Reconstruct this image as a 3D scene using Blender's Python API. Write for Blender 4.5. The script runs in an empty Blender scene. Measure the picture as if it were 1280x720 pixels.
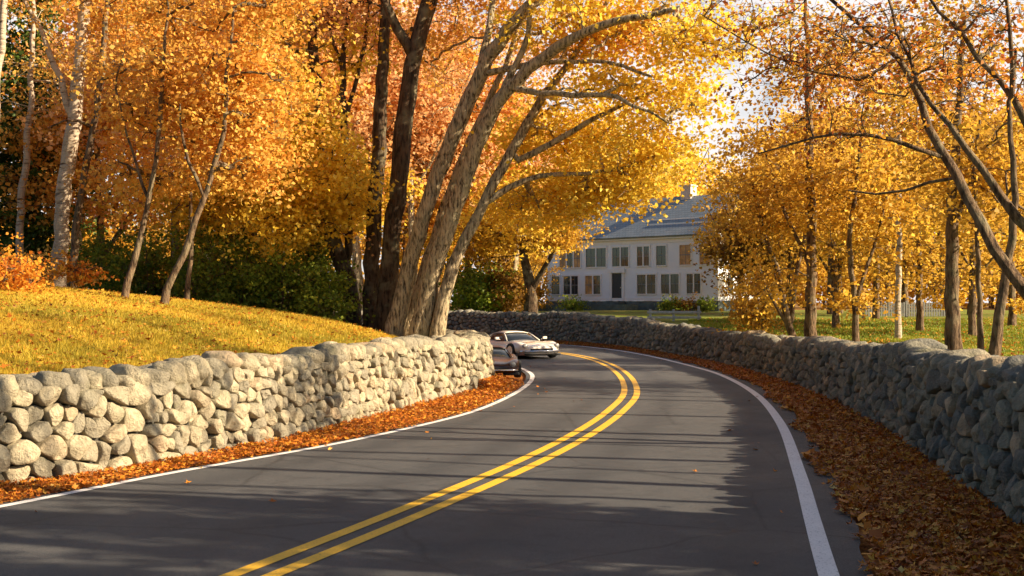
import bpy, math, random
import numpy as np
from mathutils import Vector, Matrix
R = math.radians
rng = np.random.default_rng(7)
random.seed(7)
col = bpy.context.scene.collection
sc = bpy.context.scene

# ------------------------------------------------------------------ camera, sky, sun, exposure
EYE, F = 1.9, 1500.0
cam_d = bpy.data.cameras.new('camera'); cam = bpy.data.objects.new('camera', cam_d); col.objects.link(cam)
cam_d.lens = 36 * F / 1280; cam_d.sensor_width = 36; cam_d.clip_end = 3000; cam_d.clip_start = .1
PITCH = math.atan(18 / F)
cam.location = (0, 0, EYE); cam.rotation_euler = (math.pi / 2 + PITCH, 0, 0)
sc.camera = cam
SUN_EL, SUN_AZ = R(27.5), R(-15)          # azimuth measured from +X towards +Y
sun_dir = Vector((math.cos(SUN_EL) * math.cos(SUN_AZ), math.cos(SUN_EL) * math.sin(SUN_AZ), math.sin(SUN_EL)))
world = bpy.data.worlds.new('World'); sc.world = world; world.use_nodes = True
wn = world.node_tree; wn.nodes.clear()
sky = wn.nodes.new('ShaderNodeTexSky'); sky.sky_type = 'NISHITA'; sky.sun_disc = False
sky.sun_elevation = SUN_EL; sky.sun_rotation = math.pi / 2 - SUN_AZ
sky.air_density = 1.0; sky.dust_density = 1.2; sky.ozone_density = 1.0
bg = wn.nodes.new('ShaderNodeBackground'); bg.inputs[1].default_value = 0.05
wo = wn.nodes.new('ShaderNodeOutputWorld')
hs_ = wn.nodes.new('ShaderNodeHueSaturation'); hs_.inputs['Saturation'].default_value = 1.2; wn.links.new(sky.outputs[0], hs_.inputs['Color']); 
# a bank of thin pale cloud over the far side of the valley
tc_ = wn.nodes.new('ShaderNodeTexCoord'); sx_ = wn.nodes.new('ShaderNodeSeparateXYZ'); wn.links.new(tc_.outputs['Generated'], sx_.inputs[0])
nz_ = wn.nodes.new('ShaderNodeTexNoise'); nz_.inputs['Scale'].default_value = 4.5; nz_.inputs['Detail'].default_value = 7; nz_.inputs['Roughness'].default_value = .6; wn.links.new(tc_.outputs['Generated'], nz_.inputs['Vector'])
r1_ = wn.nodes.new('ShaderNodeMapRange'); r1_.interpolation_type = 'SMOOTHSTEP'; r1_.inputs[1].default_value = .35; r1_.inputs[2].default_value = .85; wn.links.new(sx_.outputs[1], r1_.inputs[0])
r2_ = wn.nodes.new('ShaderNodeMapRange'); r2_.interpolation_type = 'SMOOTHSTEP'; r2_.inputs[1].default_value = .30; r2_.inputs[2].default_value = .52; wn.links.new(nz_.outputs[0], r2_.inputs[0])
mu_ = wn.nodes.new('ShaderNodeMath'); mu_.operation = 'MULTIPLY'; wn.links.new(r1_.outputs[0], mu_.inputs[0]); wn.links.new(r2_.outputs[0], mu_.inputs[1])
cm_ = wn.nodes.new('ShaderNodeMix'); cm_.data_type = 'RGBA'; wn.links.new(mu_.outputs[0], cm_.inputs[0]); wn.links.new(hs_.outputs[0], cm_.inputs[6]); cm_.inputs[7].default_value = (7.8, 7.4, 7.3, 1)
wn.links.new(cm_.outputs[2], bg.inputs[0]); wn.links.new(bg.outputs[0], wo.inputs[0])
sd = bpy.data.lights.new('sun', 'SUN'); sun = bpy.data.objects.new('sun', sd); col.objects.link(sun)
sd.energy = 5.0; sd.angle = R(.55); sd.color = (1, .82, .58)
sun.rotation_euler = (-sun_dir).to_track_quat('-Z', 'Y').to_euler()
sc.view_settings.view_transform = 'Standard'; sc.view_settings.look = 'None'
sc.view_settings.exposure = 1.42; sc.view_settings.gamma = 1
sc.view_settings.use_curve_mapping = False
try:
    sc.cycles.use_denoising = True; sc.cycles.max_bounces = 8; sc.cycles.transparent_max_bounces = 8
except Exception: pass

# ------------------------------------------------------------------ placing helpers
def W(px, py, Y):
    """world point seen at photo position (px, py) at distance Y"""
    u, v = (px - 640) / F, (360 - py) / F
    c, s = math.cos(PITCH), math.sin(PITCH)
    dy, dz = c - v * s, s + v * c
    t = Y / dy
    return np.array([u * t, Y, EYE + dz * t])
def G(px, py, z=0.0):
    u, v = (px - 640) / F, (360 - py) / F
    c, s = math.cos(PITCH), math.sin(PITCH)
    dy, dz = c - v * s, s + v * c
    t = (z - EYE) / dz
    return np.array([u * t, dy * t])

# ------------------------------------------------------------------ mesh helpers
def link(name, me, mat=None, parent=None):
    o = bpy.data.objects.new(name, me); col.objects.link(o)
    if mat is not None and me is not None: me.materials.append(mat)
    if parent is not None: o.parent = parent
    return o
def mesh_np(name, V, faces_flat, nper, smooth=False, attrs=None):
    """mesh from numpy arrays: all faces with nper corners, or a list of arrays with counts"""
    me = bpy.data.meshes.new(name)
    V = np.asarray(V, np.float32); me.vertices.add(len(V)); me.vertices.foreach_set('co', V.ravel())
    if np.isscalar(nper):
        n = len(faces_flat) // nper; tot = np.full(n, nper, np.int32)
    else:
        tot = np.asarray(nper, np.int32); n = len(tot)
    st = np.zeros(n, np.int32); st[1:] = np.cumsum(tot)[:-1]
    me.loops.add(int(tot.sum())); me.loops.foreach_set('vertex_index', np.asarray(faces_flat, np.int32))
    me.polygons.add(n); me.polygons.foreach_set('loop_start', st); me.polygons.foreach_set('loop_total', tot)
    if smooth: me.polygons.foreach_set('use_smooth', np.ones(n, bool))
    for k, (dom, a) in (attrs or {}).items():
        at = me.attributes.new(k, 'FLOAT', dom); at.data.foreach_set('value', np.asarray(a, np.float32))
    me.update(calc_edges=True); me.validate()
    return me
class MB:
    """collects polygons for one mesh"""
    def __init__(s): s.v = []; s.f = []
    def box(s, lo, hi, M=None):
        b = len(s.v)
        for z in (lo[2], hi[2]):
            for x, y in ((lo[0], lo[1]), (hi[0], lo[1]), (hi[0], hi[1]), (lo[0], hi[1])):
                p = Vector((x, y, z)); s.v.append(tuple(M @ p if M else p))
        s.f += [tuple(b + i for i in q) for q in ((3, 2, 1, 0), (4, 5, 6, 7), (0, 1, 5, 4), (1, 2, 6, 5), (2, 3, 7, 6), (3, 0, 4, 7))]
    def poly(s, pts):
        b = len(s.v); s.v += [tuple(p) for p in pts]; s.f.append(tuple(range(b, b + len(pts))))
    def tube(s, pts, rad, n=8, cap=True):
        V, Fq = tube_arrays(np.array(pts, float), np.broadcast_to(np.array(rad, float), (len(pts),)), n)
        b = len(s.v); s.v += [tuple(p) for p in V]; s.f += [tuple(int(i) + b for i in q) for q in Fq.reshape(-1, 4)]
        if cap:
            s.f.append(tuple(b + i for i in range(n))[::-1]); s.f.append(tuple(b + (len(pts) - 1) * n + i for i in range(n)))
    def build(s, name, mat, parent=None, smooth=False, bevel=0):
        me = bpy.data.meshes.new(name); me.from_pydata(s.v, [], s.f); me.update()
        if smooth: me.polygons.foreach_set('use_smooth', [True] * len(me.polygons))
        o = link(name, me, mat, parent)
        if bevel:
            m = o.modifiers.new('bevel', 'BEVEL'); m.width = bevel; m.segments = 2
        return o
def tube_arrays(P, r, n):
    T = np.gradient(P, axis=0); T /= np.linalg.norm(T, axis=1, keepdims=True) + 1e-9
    ref = np.array([0, 0, 1.0]) if abs(T[0, 2]) < .9 else np.array([0, 1.0, 0])
    U = np.cross(T, ref); bad = np.linalg.norm(U, axis=1) < 1e-3; U[bad] = (1, 0, 0)
    U /= np.linalg.norm(U, axis=1, keepdims=True)
    for i in range(1, len(U)):
        u = U[i - 1] - T[i] * np.dot(U[i - 1], T[i]); U[i] = u / (np.linalg.norm(u) + 1e-9)
    Vv = np.cross(T, U)
    a = np.arange(n) * 2 * math.pi / n
    ring = np.cos(a)[None, :, None] * U[:, None, :] + np.sin(a)[None, :, None] * Vv[:, None, :]
    V = (P[:, None, :] + ring * r[:, None, None]).reshape(-1, 3)
    i = np.arange(len(P) - 1)[:, None] * n; j = np.arange(n)[None, :]; k = (j + 1) % n
    Fq = np.stack([i + j, i + k, i + n + k, i + n + j], -1).reshape(-1)
    return V, Fq
def catmull(P, step=.25):
    P = np.array(P, float); out = []
    Q = np.vstack([2 * P[0] - P[1], P, 2 * P[-1] - P[-2]])
    for i in range(1, len(Q) - 2):
        a, b, c, d = Q[i - 1:i + 3]; n = max(2, int(np.linalg.norm(c - b) / step))
        for t in np.arange(n) / n:
            out.append(.5 * (2 * b + (c - a) * t + (2 * a - 5 * b + 4 * c - d) * t * t + (3 * b - a - 3 * c + d) * t ** 3))
    out.append(P[-1]); return np.array(out)
def smooth_line(P, it=6):
    P = P.copy()
    for _ in range(it): P[1:-1] = .25 * P[:-2] + .5 * P[1:-1] + .25 * P[2:]
    return P
def arclen(P):
    return np.r_[0, np.cumsum(np.linalg.norm(np.diff(P, axis=0), axis=1))]
def normals2(P):
    T = np.gradient(P[:, :2], axis=0); T /= np.linalg.norm(T, axis=1, keepdims=True)
    return np.stack([T[:, 1], -T[:, 0]], 1)        # to the right of travel
def tag(o, label=None, cat=None, group=None, kind=None):
    if label: o['label'] = label
    if cat: o['category'] = cat
    if group: o['group'] = group
    if kind: o['kind'] = kind
    return o
def empty(name, loc=(0, 0, 0), rz=0):
    o = bpy.data.objects.new(name, None); col.objects.link(o); o.location = loc; o.rotation_euler = (0, 0, rz)
    o.empty_display_size = .2; return o
def vnoise(x, y, seed=0, sc_=1.0):
    """smooth value noise 0..1 on arrays"""
    x = np.asarray(x, float) * sc_ + 1000; y = np.asarray(y, float) * sc_ + 1000
    xi, yi = np.floor(x).astype(int), np.floor(y).astype(int); fx, fy = x - xi, y - yi
    fx, fy = fx * fx * (3 - 2 * fx), fy * fy * (3 - 2 * fy)
    def h(a, b):
        n = (a * 374761393 + b * 668265263 + seed * 1442695) & 0x7fffffff
        n = ((n ^ (n >> 13)) * 1274126177) & 0x7fffffff
        return (n ^ (n >> 16)) % 10007 / 10007.
    return (h(xi, yi) * (1 - fx) + h(xi + 1, yi) * fx) * (1 - fy) + (h(xi, yi + 1) * (1 - fx) + h(xi + 1, yi + 1) * fx) * fy

# ------------------------------------------------------------------ materials
def new_mat(name):
    m = bpy.data.materials.new(name); m.use_nodes = True; nt = m.node_tree; nt.nodes.clear()
    out = nt.nodes.new('ShaderNodeOutputMaterial'); p = nt.nodes.new('ShaderNodeBsdfPrincipled')
    nt.links.new(p.outputs[0], out.inputs[0]); return m, nt, p, out
def N(nt, t, **kw):
    n = nt.nodes.new(t)
    for k, v in kw.items():
        if k in n.inputs.keys(): n.inputs[k].default_value = v
        else: setattr(n, k, v)
    return n
def ramp(nt, fac, stops, interp='LINEAR'):
    r = nt.nodes.new('ShaderNodeValToRGB'); r.color_ramp.interpolation = interp
    while len(r.color_ramp.elements) > 1: r.color_ramp.elements.remove(r.color_ramp.elements[0])
    for i, (p, c) in enumerate(stops):
        e = r.color_ramp.elements[0] if i == 0 else r.color_ramp.elements.new(p)
        e.position = p; e.color = (*c, 1) if len(c) == 3 else c
    nt.links.new(fac, r.inputs[0]); return r.outputs[0]
def mixc(nt, fac, a, b, mode='MIX'):
    m = nt.nodes.new('ShaderNodeMix'); m.data_type = 'RGBA'; m.blend_type = mode
    for s, v in ((0, fac), (6, a), (7, b)):
        if hasattr(v, 'links') or isinstance(v, bpy.types.NodeSocket): nt.links.new(v, m.inputs[s])
        elif s == 0: m.inputs[0].default_value = v
        else: m.inputs[s].default_value = (*v, 1)
    return m.outputs[2]
def bump(nt, h, p, strength=.5, dist=.02):
    b = nt.nodes.new('ShaderNodeBump'); b.inputs['Strength'].default_value = strength; b.inputs['Distance'].default_value = dist
    nt.links.new(h, b.inputs['Height']); nt.links.new(b.outputs[0], p.inputs['Normal'])
def objco(nt):
    return nt.nodes.new('ShaderNodeTexCoord').outputs['Object']
def noise(nt, scale, detail=4, rough=.55, vec=None):
    n = N(nt, 'ShaderNodeTexNoise', Scale=scale, Detail=detail, Roughness=rough)
    nt.links.new(vec if vec is not None else objco(nt), n.inputs['Vector']); return n.outputs[0]
def attr(nt, name):
    a = nt.nodes.new('ShaderNodeAttribute'); a.attribute_name = name; return a.outputs['Fac']
def flat(name, c, rough=.6, metal=0, var=.12, scale=6):
    m, nt, p, o = new_mat(name)
    n = noise(nt, scale)
    nt.links.new(ramp(nt, n, [(.3, tuple(x * (1 - var) for x in c)), (.7, tuple(min(1, x * (1 + var)) for x in c))]), p.inputs['Base Color'])
    p.inputs['Roughness'].default_value = rough; p.inputs['Metallic'].default_value = metal; return m
def leaf_mat(name, stops, trans=.55):
    m, nt, p, out = new_mat(name)
    c = ramp(nt, attr(nt, 'tint'), stops)
    nt.links.new(c, p.inputs['Base Color']); p.inputs['Roughness'].default_value = .55
    p.inputs['Specular IOR Level'].default_value = .25
    t = nt.nodes.new('ShaderNodeBsdfTranslucent'); nt.links.new(c, t.inputs[0])
    mx = nt.nodes.new('ShaderNodeMixShader'); mx.inputs[0].default_value = trans
    nt.links.new(p.outputs[0], mx.inputs[1]); nt.links.new(t.outputs[0], mx.inputs[2]); nt.links.new(mx.outputs[0], out.inputs[0])
    return m
def bark_mat(name, dark, light, sc_=14, birch=False):
    m, nt, p, out = new_mat(name)
    mp = nt.nodes.new('ShaderNodeMapping'); mp.inputs['Scale'].default_value = (1, 1, .22) if not birch else (.5, .5, 2.2)
    nt.links.new(objco(nt), mp.inputs[0])
    n = noise(nt, sc_, 6, .65, mp.outputs[0])
    c = ramp(nt, n, [(.38, dark), (.56, light)]) if not birch else ramp(nt, n, [(.34, dark), (.46, light), (.8, tuple(min(1, x * 1.15) for x in light))])
    lich = noise(nt, 2.3, 3, .6)
    c = mixc(nt, ramp(nt, lich, [(.5, (0, 0, 0)), (.7, (.5, .5, .5))]), c, (.30, .28, .17) if not birch else (.35, .27, .18))
    nt.links.new(c, p.inputs['Base Color']); p.inputs['Roughness'].default_value = .9
    p.inputs['Specular IOR Level'].default_value = .2
    bump(nt, n, p, 1, .08); return m
M = {}
M['leaf_orange'] = leaf_mat('leaf_orange', [(0, (.62, .24, .04)), (.35, (.80, .41, .07)), (.7, (.86, .52, .10)), (1, (.90, .64, .18))])
M['leaf_gold'] = leaf_mat('leaf_gold', [(0, (.68, .38, .03)), (.3, (.84, .56, .05)), (.75, (.90, .66, .08)), (1, (.93, .78, .20))])
M['leaf_peach'] = leaf_mat('leaf_peach', [(0, (.66, .30, .10)), (.5, (.84, .46, .18)), (1, (.90, .60, .28))])
M['leaf_amber'] = leaf_mat('leaf_amber', [(0, (.32, .16, .025)), (.4, (.62, .35, .04)), (.8, (.80, .49, .06)), (1, (.88, .62, .13))])
M['leaf_russet'] = leaf_mat('leaf_russet', [(0, (.22, .035, .012)), (.35, (.46, .12, .02)), (.7, (.68, .30, .03)), (1, (.82, .46, .06))])
M['leaf_brown'] = leaf_mat('leaf_brown', [(0, (.12, .055, .012)), (.6, (.30, .15, .02)), (1, (.50, .27, .03))])
M['leaf_green'] = leaf_mat('leaf_green', [(0, (.07, .11, .012)), (.5, (.21, .28, .03)), (.85, (.36, .39, .035)), (1, (.52, .44, .05))], .5)
M['needle_green'] = leaf_mat('needle_green', [(0, (.03, .06, .01)), (.6, (.08, .13, .018)), (1, (.16, .19, .03))], .2)
M['leaf_red'] = leaf_mat('leaf_red', [(0, (.46, .08, .02)), (.4, (.76, .28, .03)), (1, (.86, .52, .06))])
M['bark_grey'] = bark_mat('bark_grey', (.06, .04, .022), (.52, .40, .24), 20)
M['bark_dark'] = bark_mat('bark_dark', (.025, .016, .01), (.11, .07, .04))
M['bark_brown'] = bark_mat('bark_brown', (.05, .03, .018), (.20, .13, .075), 18)
M['bark_birch'] = bark_mat('bark_birch', (.12, .075, .045), (.47, .38, .28), 6, True)

# stone
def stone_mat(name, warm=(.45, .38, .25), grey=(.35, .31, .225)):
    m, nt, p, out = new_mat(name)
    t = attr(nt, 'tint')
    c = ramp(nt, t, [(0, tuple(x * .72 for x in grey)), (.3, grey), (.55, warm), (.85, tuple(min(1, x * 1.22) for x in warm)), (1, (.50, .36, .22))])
    n1 = noise(nt, 7, 6, .65); n2 = noise(nt, 32, 5, .7); n3 = noise(nt, 2.5, 3)
    c = mixc(nt, ramp(nt, n1, [(.38, (.55, .55, .55)), (.6, (0, 0, 0))]), c, tuple(x * .42 for x in warm))
    c = mixc(nt, ramp(nt, n2, [(.52, (0, 0, 0)), (.72, (.45, .45, .45))]), c, tuple(min(1, x * 1.15) for x in warm))
    c = mixc(nt, ramp(nt, n3, [(.55, (0, 0, 0)), (.75, (.35, .35, .35))]), c, (.22, .23, .12))
    nt.links.new(c, p.inputs['Base Color']); p.inputs['Roughness'].default_value = .92
    p.inputs['Specular IOR Level'].default_value = .25
    ad = N(nt, 'ShaderNodeMath', operation='ADD'); nt.links.new(n1, ad.inputs[0])
    ml = N(nt, 'ShaderNodeMath', operation='MULTIPLY'); ml.inputs[1].default_value = .4; nt.links.new(n2, ml.inputs[0]); nt.links.new(ml.outputs[0], ad.inputs[1])
    bump(nt, ad.outputs[0], p, 1.0, .09); return m
M['stone'] = stone_mat('fieldstone')
M['stone_shade'] = stone_mat('fieldstone_shade_tone', (.27, .245, .18), (.20, .195, .17))  # same fieldstone, darker and greyer: the right wall's shade put into its colour
M['core'] = flat('wall_core', (.05, .045, .035), .95)

# asphalt
m, nt, p, out = new_mat('asphalt'); M['asphalt'] = m
a1 = noise(nt, 220, 3, .7); a2 = noise(nt, .5, 5, .6); a3 = noise(nt, 60, 2)
mp = nt.nodes.new('ShaderNodeMapping'); mp.inputs['Scale'].default_value = (1, 1, 1); nt.links.new(objco(nt), mp.inputs[0])
c = ramp(nt, a1, [(.32, (.010, .012, .016)), (.50, (.035, .037, .041)), (.68, (.20, .19, .18))])
c = mixc(nt, ramp(nt, a2, [(.35, (.0, .0, .0)), (.7, (.5, .5, .5))]), c, (.062, .061, .062))
lane = attr(nt, 'lane')       # wheel paths, worn slightly darker and smoother
c = mixc(nt, ramp(nt, lane, [(0, (0, 0, 0)), (1, (.5, .5, .5))]), c, (.022, .024, .028))
vo = N(nt, 'ShaderNodeTexVoronoi', Scale=.42, feature='DISTANCE_TO_EDGE')
wv = N(nt, 'ShaderNodeMix'); wv.data_type = 'VECTOR'; wv.inputs[0].default_value = .12
nn = nt.nodes.new('ShaderNodeTexNoise'); nn.inputs['Scale'].default_value = 1.5; nn.inputs['Detail'].default_value = 6; nt.links.new(objco(nt), nn.inputs['Vector'])
nt.links.new(objco(nt), wv.inputs[4]); nt.links.new(nn.outputs[1], wv.inputs[5]); nt.links.new(wv.outputs[1], vo.inputs['Vector'])
c = mixc(nt, ramp(nt, vo.outputs[0], [(.0, (.8, .8, .8)), (.011, (0, 0, 0))]), c, (.025, .025, .026))
nt.links.new(c, p.inputs['Base Color'])
nt.links.new(ramp(nt, a2, [(.3, (.62, .62, .62)), (.7, (.78, .78, .78))]), p.inputs['Roughness'])
p.inputs['Specular IOR Level'].default_value = .45
st = noise(nt, 2.6, 6, .7)
c2_ = mixc(nt, ramp(nt, st, [(.50, (0, 0, 0)), (.66, (.45, .45, .45))]), c, (.020, .021, .024)); nt.links.new(c2_, p.inputs['Base Color'])
bump(nt, a1, p, .8, .010)
# road paint
def paint(name, c1, c2):
    m, nt, p, out = new_mat(name)
    a = noise(nt, 45, 5, .75); b = noise(nt, 3, 4)
    c = ramp(nt, a, [(.33, (.09, .085, .08)), (.38, c2), (.46, c1)])
    c = mixc(nt, ramp(nt, b, [(.45, (0, 0, 0)), (.8, (.35, .35, .35))]), c, tuple(x * .6 for x in c1))
    nt.links.new(c, p.inputs['Base Color']); p.inputs['Roughness'].default_value = .6; bump(nt, noise(nt, 200, 3), p, .3, .004); return m
M['yellow'] = paint('yellow_paint', (.80, .43, .012), (.50, .28, .03))
M['white'] = paint('white_paint', (.74, .71, .68), (.40, .39, .38))

# ground
m, nt, p, out = new_mat('ground'); M['ground'] = m
g1 = noise(nt, .35, 5, .6); g2 = noise(nt, 9, 5, .7); g3 = noise(nt, 40, 3, .7)
grass = ramp(nt, g2, [(.3, (.13, .13, .018)), (.55, (.30, .25, .03)), (.75, (.42, .30, .04))])
grass = mixc(nt, ramp(nt, g1, [(.35, (0, 0, 0)), (.65, (.6, .6, .6))]), grass, (.16, .17, .025))
litter = ramp(nt, g3, [(.28, (.07, .022, .008)), (.5, (.28, .09, .018)), (.7, (.50, .21, .03))])
woods = ramp(nt, g2, [(.3, (.06, .04, .015)), (.6, (.26, .13, .03)), (.8, (.40, .20, .04))])
sward = ramp(nt, g2, [(.3, (.07, .12, .015)), (.7, (.22, .24, .03))])
c = mixc(nt, attr(nt, 'sward'), grass, sward)
c = mixc(nt, attr(nt, 'woods'), c, woods); c = mixc(nt, attr(nt, 'verge'), c, litter)
nt.links.new(c, p.inputs['Base Color']); p.inputs['Roughness'].default_value = .95; p.inputs['Specular IOR Level'].default_value = .15
bump(nt, g2, p, .8, .06)

# ------------------------------------------------------------------ the lines of the road and walls (metres)
Lbase = smooth_line(catmull([(-16, -4), (-12.2, 2), (-9.0, 6.6), (-6.6, 10.4), (-5.25, 12.32), (-4.42, 13.45), (-3.81, 14.95), (-3.17, 16.57), (-2.65, 18.6), (-1.85, 21.8), (-1.05, 24.8), (-.40, 27.2), (-.68, 28.2), (-1.75, 29.2), (-3.3, 30.6), (-6, 33.2), (-11, 36), (-20, 40), (-34, 43)]), 4)
Rbase = smooth_line(catmull([(2.2, -8), (3.0, 0), (3.55, 5), (4.16, 9.76), (4.85, 13.9), (5.5, 18.2), (6.1, 24.2), (6.35, 32.8), (5.8, 40.7), (4.3, 50.8), (1.7, 57.6), (-1.6, 60.3), (-5, 61.8), (-12, 62.5), (-26, 61)]), 4)
Lline = smooth_line(catmull([(-14, -5), (-10.2, 1.5), (-7.3, 6.4), (-5.5, 9.6), (-4.73, 11.09), (-4.31, 12.05), (-3.82, 13.2), (-3.18, 14.4), (-2.41, 15.9), (-1.5, 18.15), (-.62, 20.96), (.10, 25.2), (.49, 29.5), (.42, 33), (-.3, 37), (-2.6, 42), (-8, 46.5), (-20, 49), (-34, 50)], .2), 8)
Cline = smooth_line(catmull([(-8, -5), (-4.9, 1), (-3.0, 5.2), (-1.79, 8.33), (-.85, 11), (.22, 14.3), (1.1, 17.6), (1.84, 21.1), (2.49, 25.2), (2.90, 31.1), (2.89, 37), (2.39, 42.2), (1.2, 46.4), (-1.2, 49.9), (-6, 52.6), (-18, 54.6), (-34, 55)], .2), 8)
Rline = smooth_line(catmull([(-1.5, -6), (.6, 1), (1.55, 5), (2.22, 8.48), (2.68, 10.8), (3.17, 13.26), (4.19, 18.75), (5.0, 24.6), (5.4, 30.3), (5.35, 34.8), (4.75, 43.0), (3.7, 49.1), (2.0, 53.8), (-.9, 56.6), (-5.5, 58.3), (-16, 59.4), (-34, 59)], .2), 8)

def resample(P, n):
    s = arclen(P); t = np.linspace(0, s[-1], n)
    return np.stack([np.interp(t, s, P[:, k]) for k in range(P.shape[1])], 1)
def nearest(P, X):
    """distance of points X (n,2) to polyline P, signed: + to the right of travel"""
    A, B = P[:-1], P[1:]; AB = B - A; L2 = (AB ** 2).sum(1)
    best = np.full(len(X), 1e9); sg = np.zeros(len(X)); arc = np.zeros(len(X)); s0 = arclen(P)
    for i in range(0, len(A)):
        d = X - A[i]; t = np.clip((d @ AB[i]) / L2[i], 0, 1); e = d - t[:, None] * AB[i]; q = (e ** 2).sum(1)
        m = q < best; best[m] = q[m]; cr = AB[i][0] * d[:, 1] - AB[i][1] * d[:, 0]; sg[m] = np.where(cr[m] > 0, -1, 1)
        arc[m] = s0[i] + t[m] * math.sqrt(L2[i])
    return np.sqrt(best) * sg, arc
def shift(P, d):
    return smooth_line(P + normals2(P) * d, 3)
WALL_T = .62
Lmid, Rmid = shift(Lbase, -.33), shift(Rbase, .33)
Lw = resample(Lmid, 90); Rw = resample(Rmid, 100)
def smoothstep(a, b, x):
    t = np.clip((x - a) / (b - a), 0, 1); return t * t * (3 - 2 * t)
def ground_z(x, y, full=False):
    x = np.asarray(x, float); y = np.asarray(y, float); X = np.stack([x.ravel(), y.ravel()], 1)
    dl, _ = nearest(Lw, X); dr, _ = nearest(Rw, X)
    dl[X[:, 1] < -4] = 5; 
    ins_l = dl < 0; ins_r = dr > 0
    z = np.zeros(len(X)) - .035
    # verges between road edge and walls
    z = np.where((dl > 0) & (dl < 1.3) & (X[:, 1] > 5) , z + .05 * smoothstep(1.1, .2, dl), z)
    z = np.where((dr < 0) & (dr > -1.6), z + .10 * smoothstep(-1.3, -.35, dr), z)
    dd = -dl
    zl = 1.0 - .10 * smoothstep(15.6, 12.8, X[:, 1]) + .40 * smoothstep(0, 3.5, dd) + .115 * np.clip(dd - 1.5, 0, 9) + .05 * np.clip(dd - 9, 0, 40)
    zl = np.where(X[:, 1] > 24, zl - .32 * smoothstep(24, 30, X[:, 1]) * smoothstep(7, 0, dd), zl)
    zl += .12 * (vnoise(X[:, 0], X[:, 1], 3, .3) - .5)
    far_l = smoothstep(60, 75, X[:, 1]); zl = zl
    zr = np.interp(X[:, 1], [0, 12, 24, 33, 42, 54, 70], [.86, .82, .55, .45, .5, .85, .95]) + .12 * smoothstep(0, 8, dr) + .012 * np.clip(X[:, 1] - 50, 0, 60) * 0 + .18 * (vnoise(X[:, 0], X[:, 1], 5, .12) - .5)
    hs = np.exp(-(((X[:, 0] - 14) / 26) ** 2 + ((X[:, 1] - 104) / 17) ** 2) ** 2)
    zr = zr + .12 * smoothstep(70, 100, X[:, 1])
    z = np.where(ins_l & (X[:, 1] < 62), zl, z); z = np.where(ins_r, zr, z)
    if not full: return z.reshape(x.shape)
    return z, dl, dr
# left wall region only holds inside its own side: points beyond the far bend belong to the right wall's side
def gz(x, y): return float(ground_z(np.array([x]), np.array([y]))[0])

xs = np.r_[-900, -500, -300, -180, -120, -90, -70, -55, -45, -38, np.arange(-34, 16.01, .28), np.arange(17, 60, 1.5), 65, 80, 100, 140, 200, 320, 520, 900]
ys = np.r_[-300, -120, -50, -25, -14, np.arange(-8, 66, .28), np.arange(67, 140, 1.5), 150, 170, 200, 260, 400, 700, 1500]
GX, GY = np.meshgrid(xs, ys); z, dl, dr = ground_z(GX, GY, True)
V = np.stack([GX.ravel(), GY.ravel(), z], 1)
nx, ny = len(xs), len(ys)
i = (np.arange(ny - 1)[:, None] * nx + np.arange(nx - 1)[None, :]).ravel()
Fq = np.stack([i, i + 1, i + 1 + nx, i + nx], 1).ravel()
nn_ = vnoise(V[:, 0], V[:, 1], 9, .8)
inside_l = (dl < 0) & (V[:, 1] < 62); inside_r = dr > 0
verge = np.where(~inside_l & ~inside_r, 1.0, 0)
verge = np.where(inside_l & (-dl < .5), .35, verge)
verge = np.where(inside_l & (V[:, 1] > 27), np.maximum(verge, smoothstep(27, 32, V[:, 1]) * .6), verge)
woods = np.where(inside_l, smoothstep(11, 14, -dl + 2 * nn_) , 0)
woods = np.where(inside_r, np.clip(smoothstep(110, 118, V[:, 1]) + smoothstep(.62, .8, nn_) * .7 * smoothstep(12, 16, V[:, 0] * 0 + dr), 0, 1), woods)
sward = np.where(inside_r, 1 - .35 * nn_, .12 * nn_)
gm = mesh_np('ground', V, Fq, 4, True, {'verge': ('POINT', verge), 'woods': ('POINT', woods), 'sward': ('POINT', sward)})
tag(link('ground', gm, M['ground']), kind='structure')

# road strip: common parameter by arc share between the edge lines
def match(P, Q, n):
    """pairs of points across the road: each of the n centre points with the nearest on both lines"""
    C = resample(Cline, n); nrm = normals2(C)
    return C, nrm
def strip(name, P, w, z, mat):
    P = resample(P, int(arclen(P)[-1] / .3)); n = normals2(P)
    a, b = P - n * w / 2, P + n * w / 2
    V = np.concatenate([np.c_[a, np.full(len(P), z)], np.c_[b, np.full(len(P), z)]]); k = len(P)
    i = np.arange(k - 1); Fq = np.stack([i, i + k, i + k + 1, i + 1], 1).ravel()
    return link(name, mesh_np(name, V, Fq, 4), mat)
n = 420
Ledge, Redge = resample(shift(Lline, -.16), n), resample(shift(Rline, .34), n)
# wobble of the asphalt edge
s = arclen(Redge); Redge = Redge + normals2(Redge) * ((vnoise(s, s * 0, 4, 1.4) - .5) * .14)[:, None]
mcol = 17; V = []; lane = []
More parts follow.
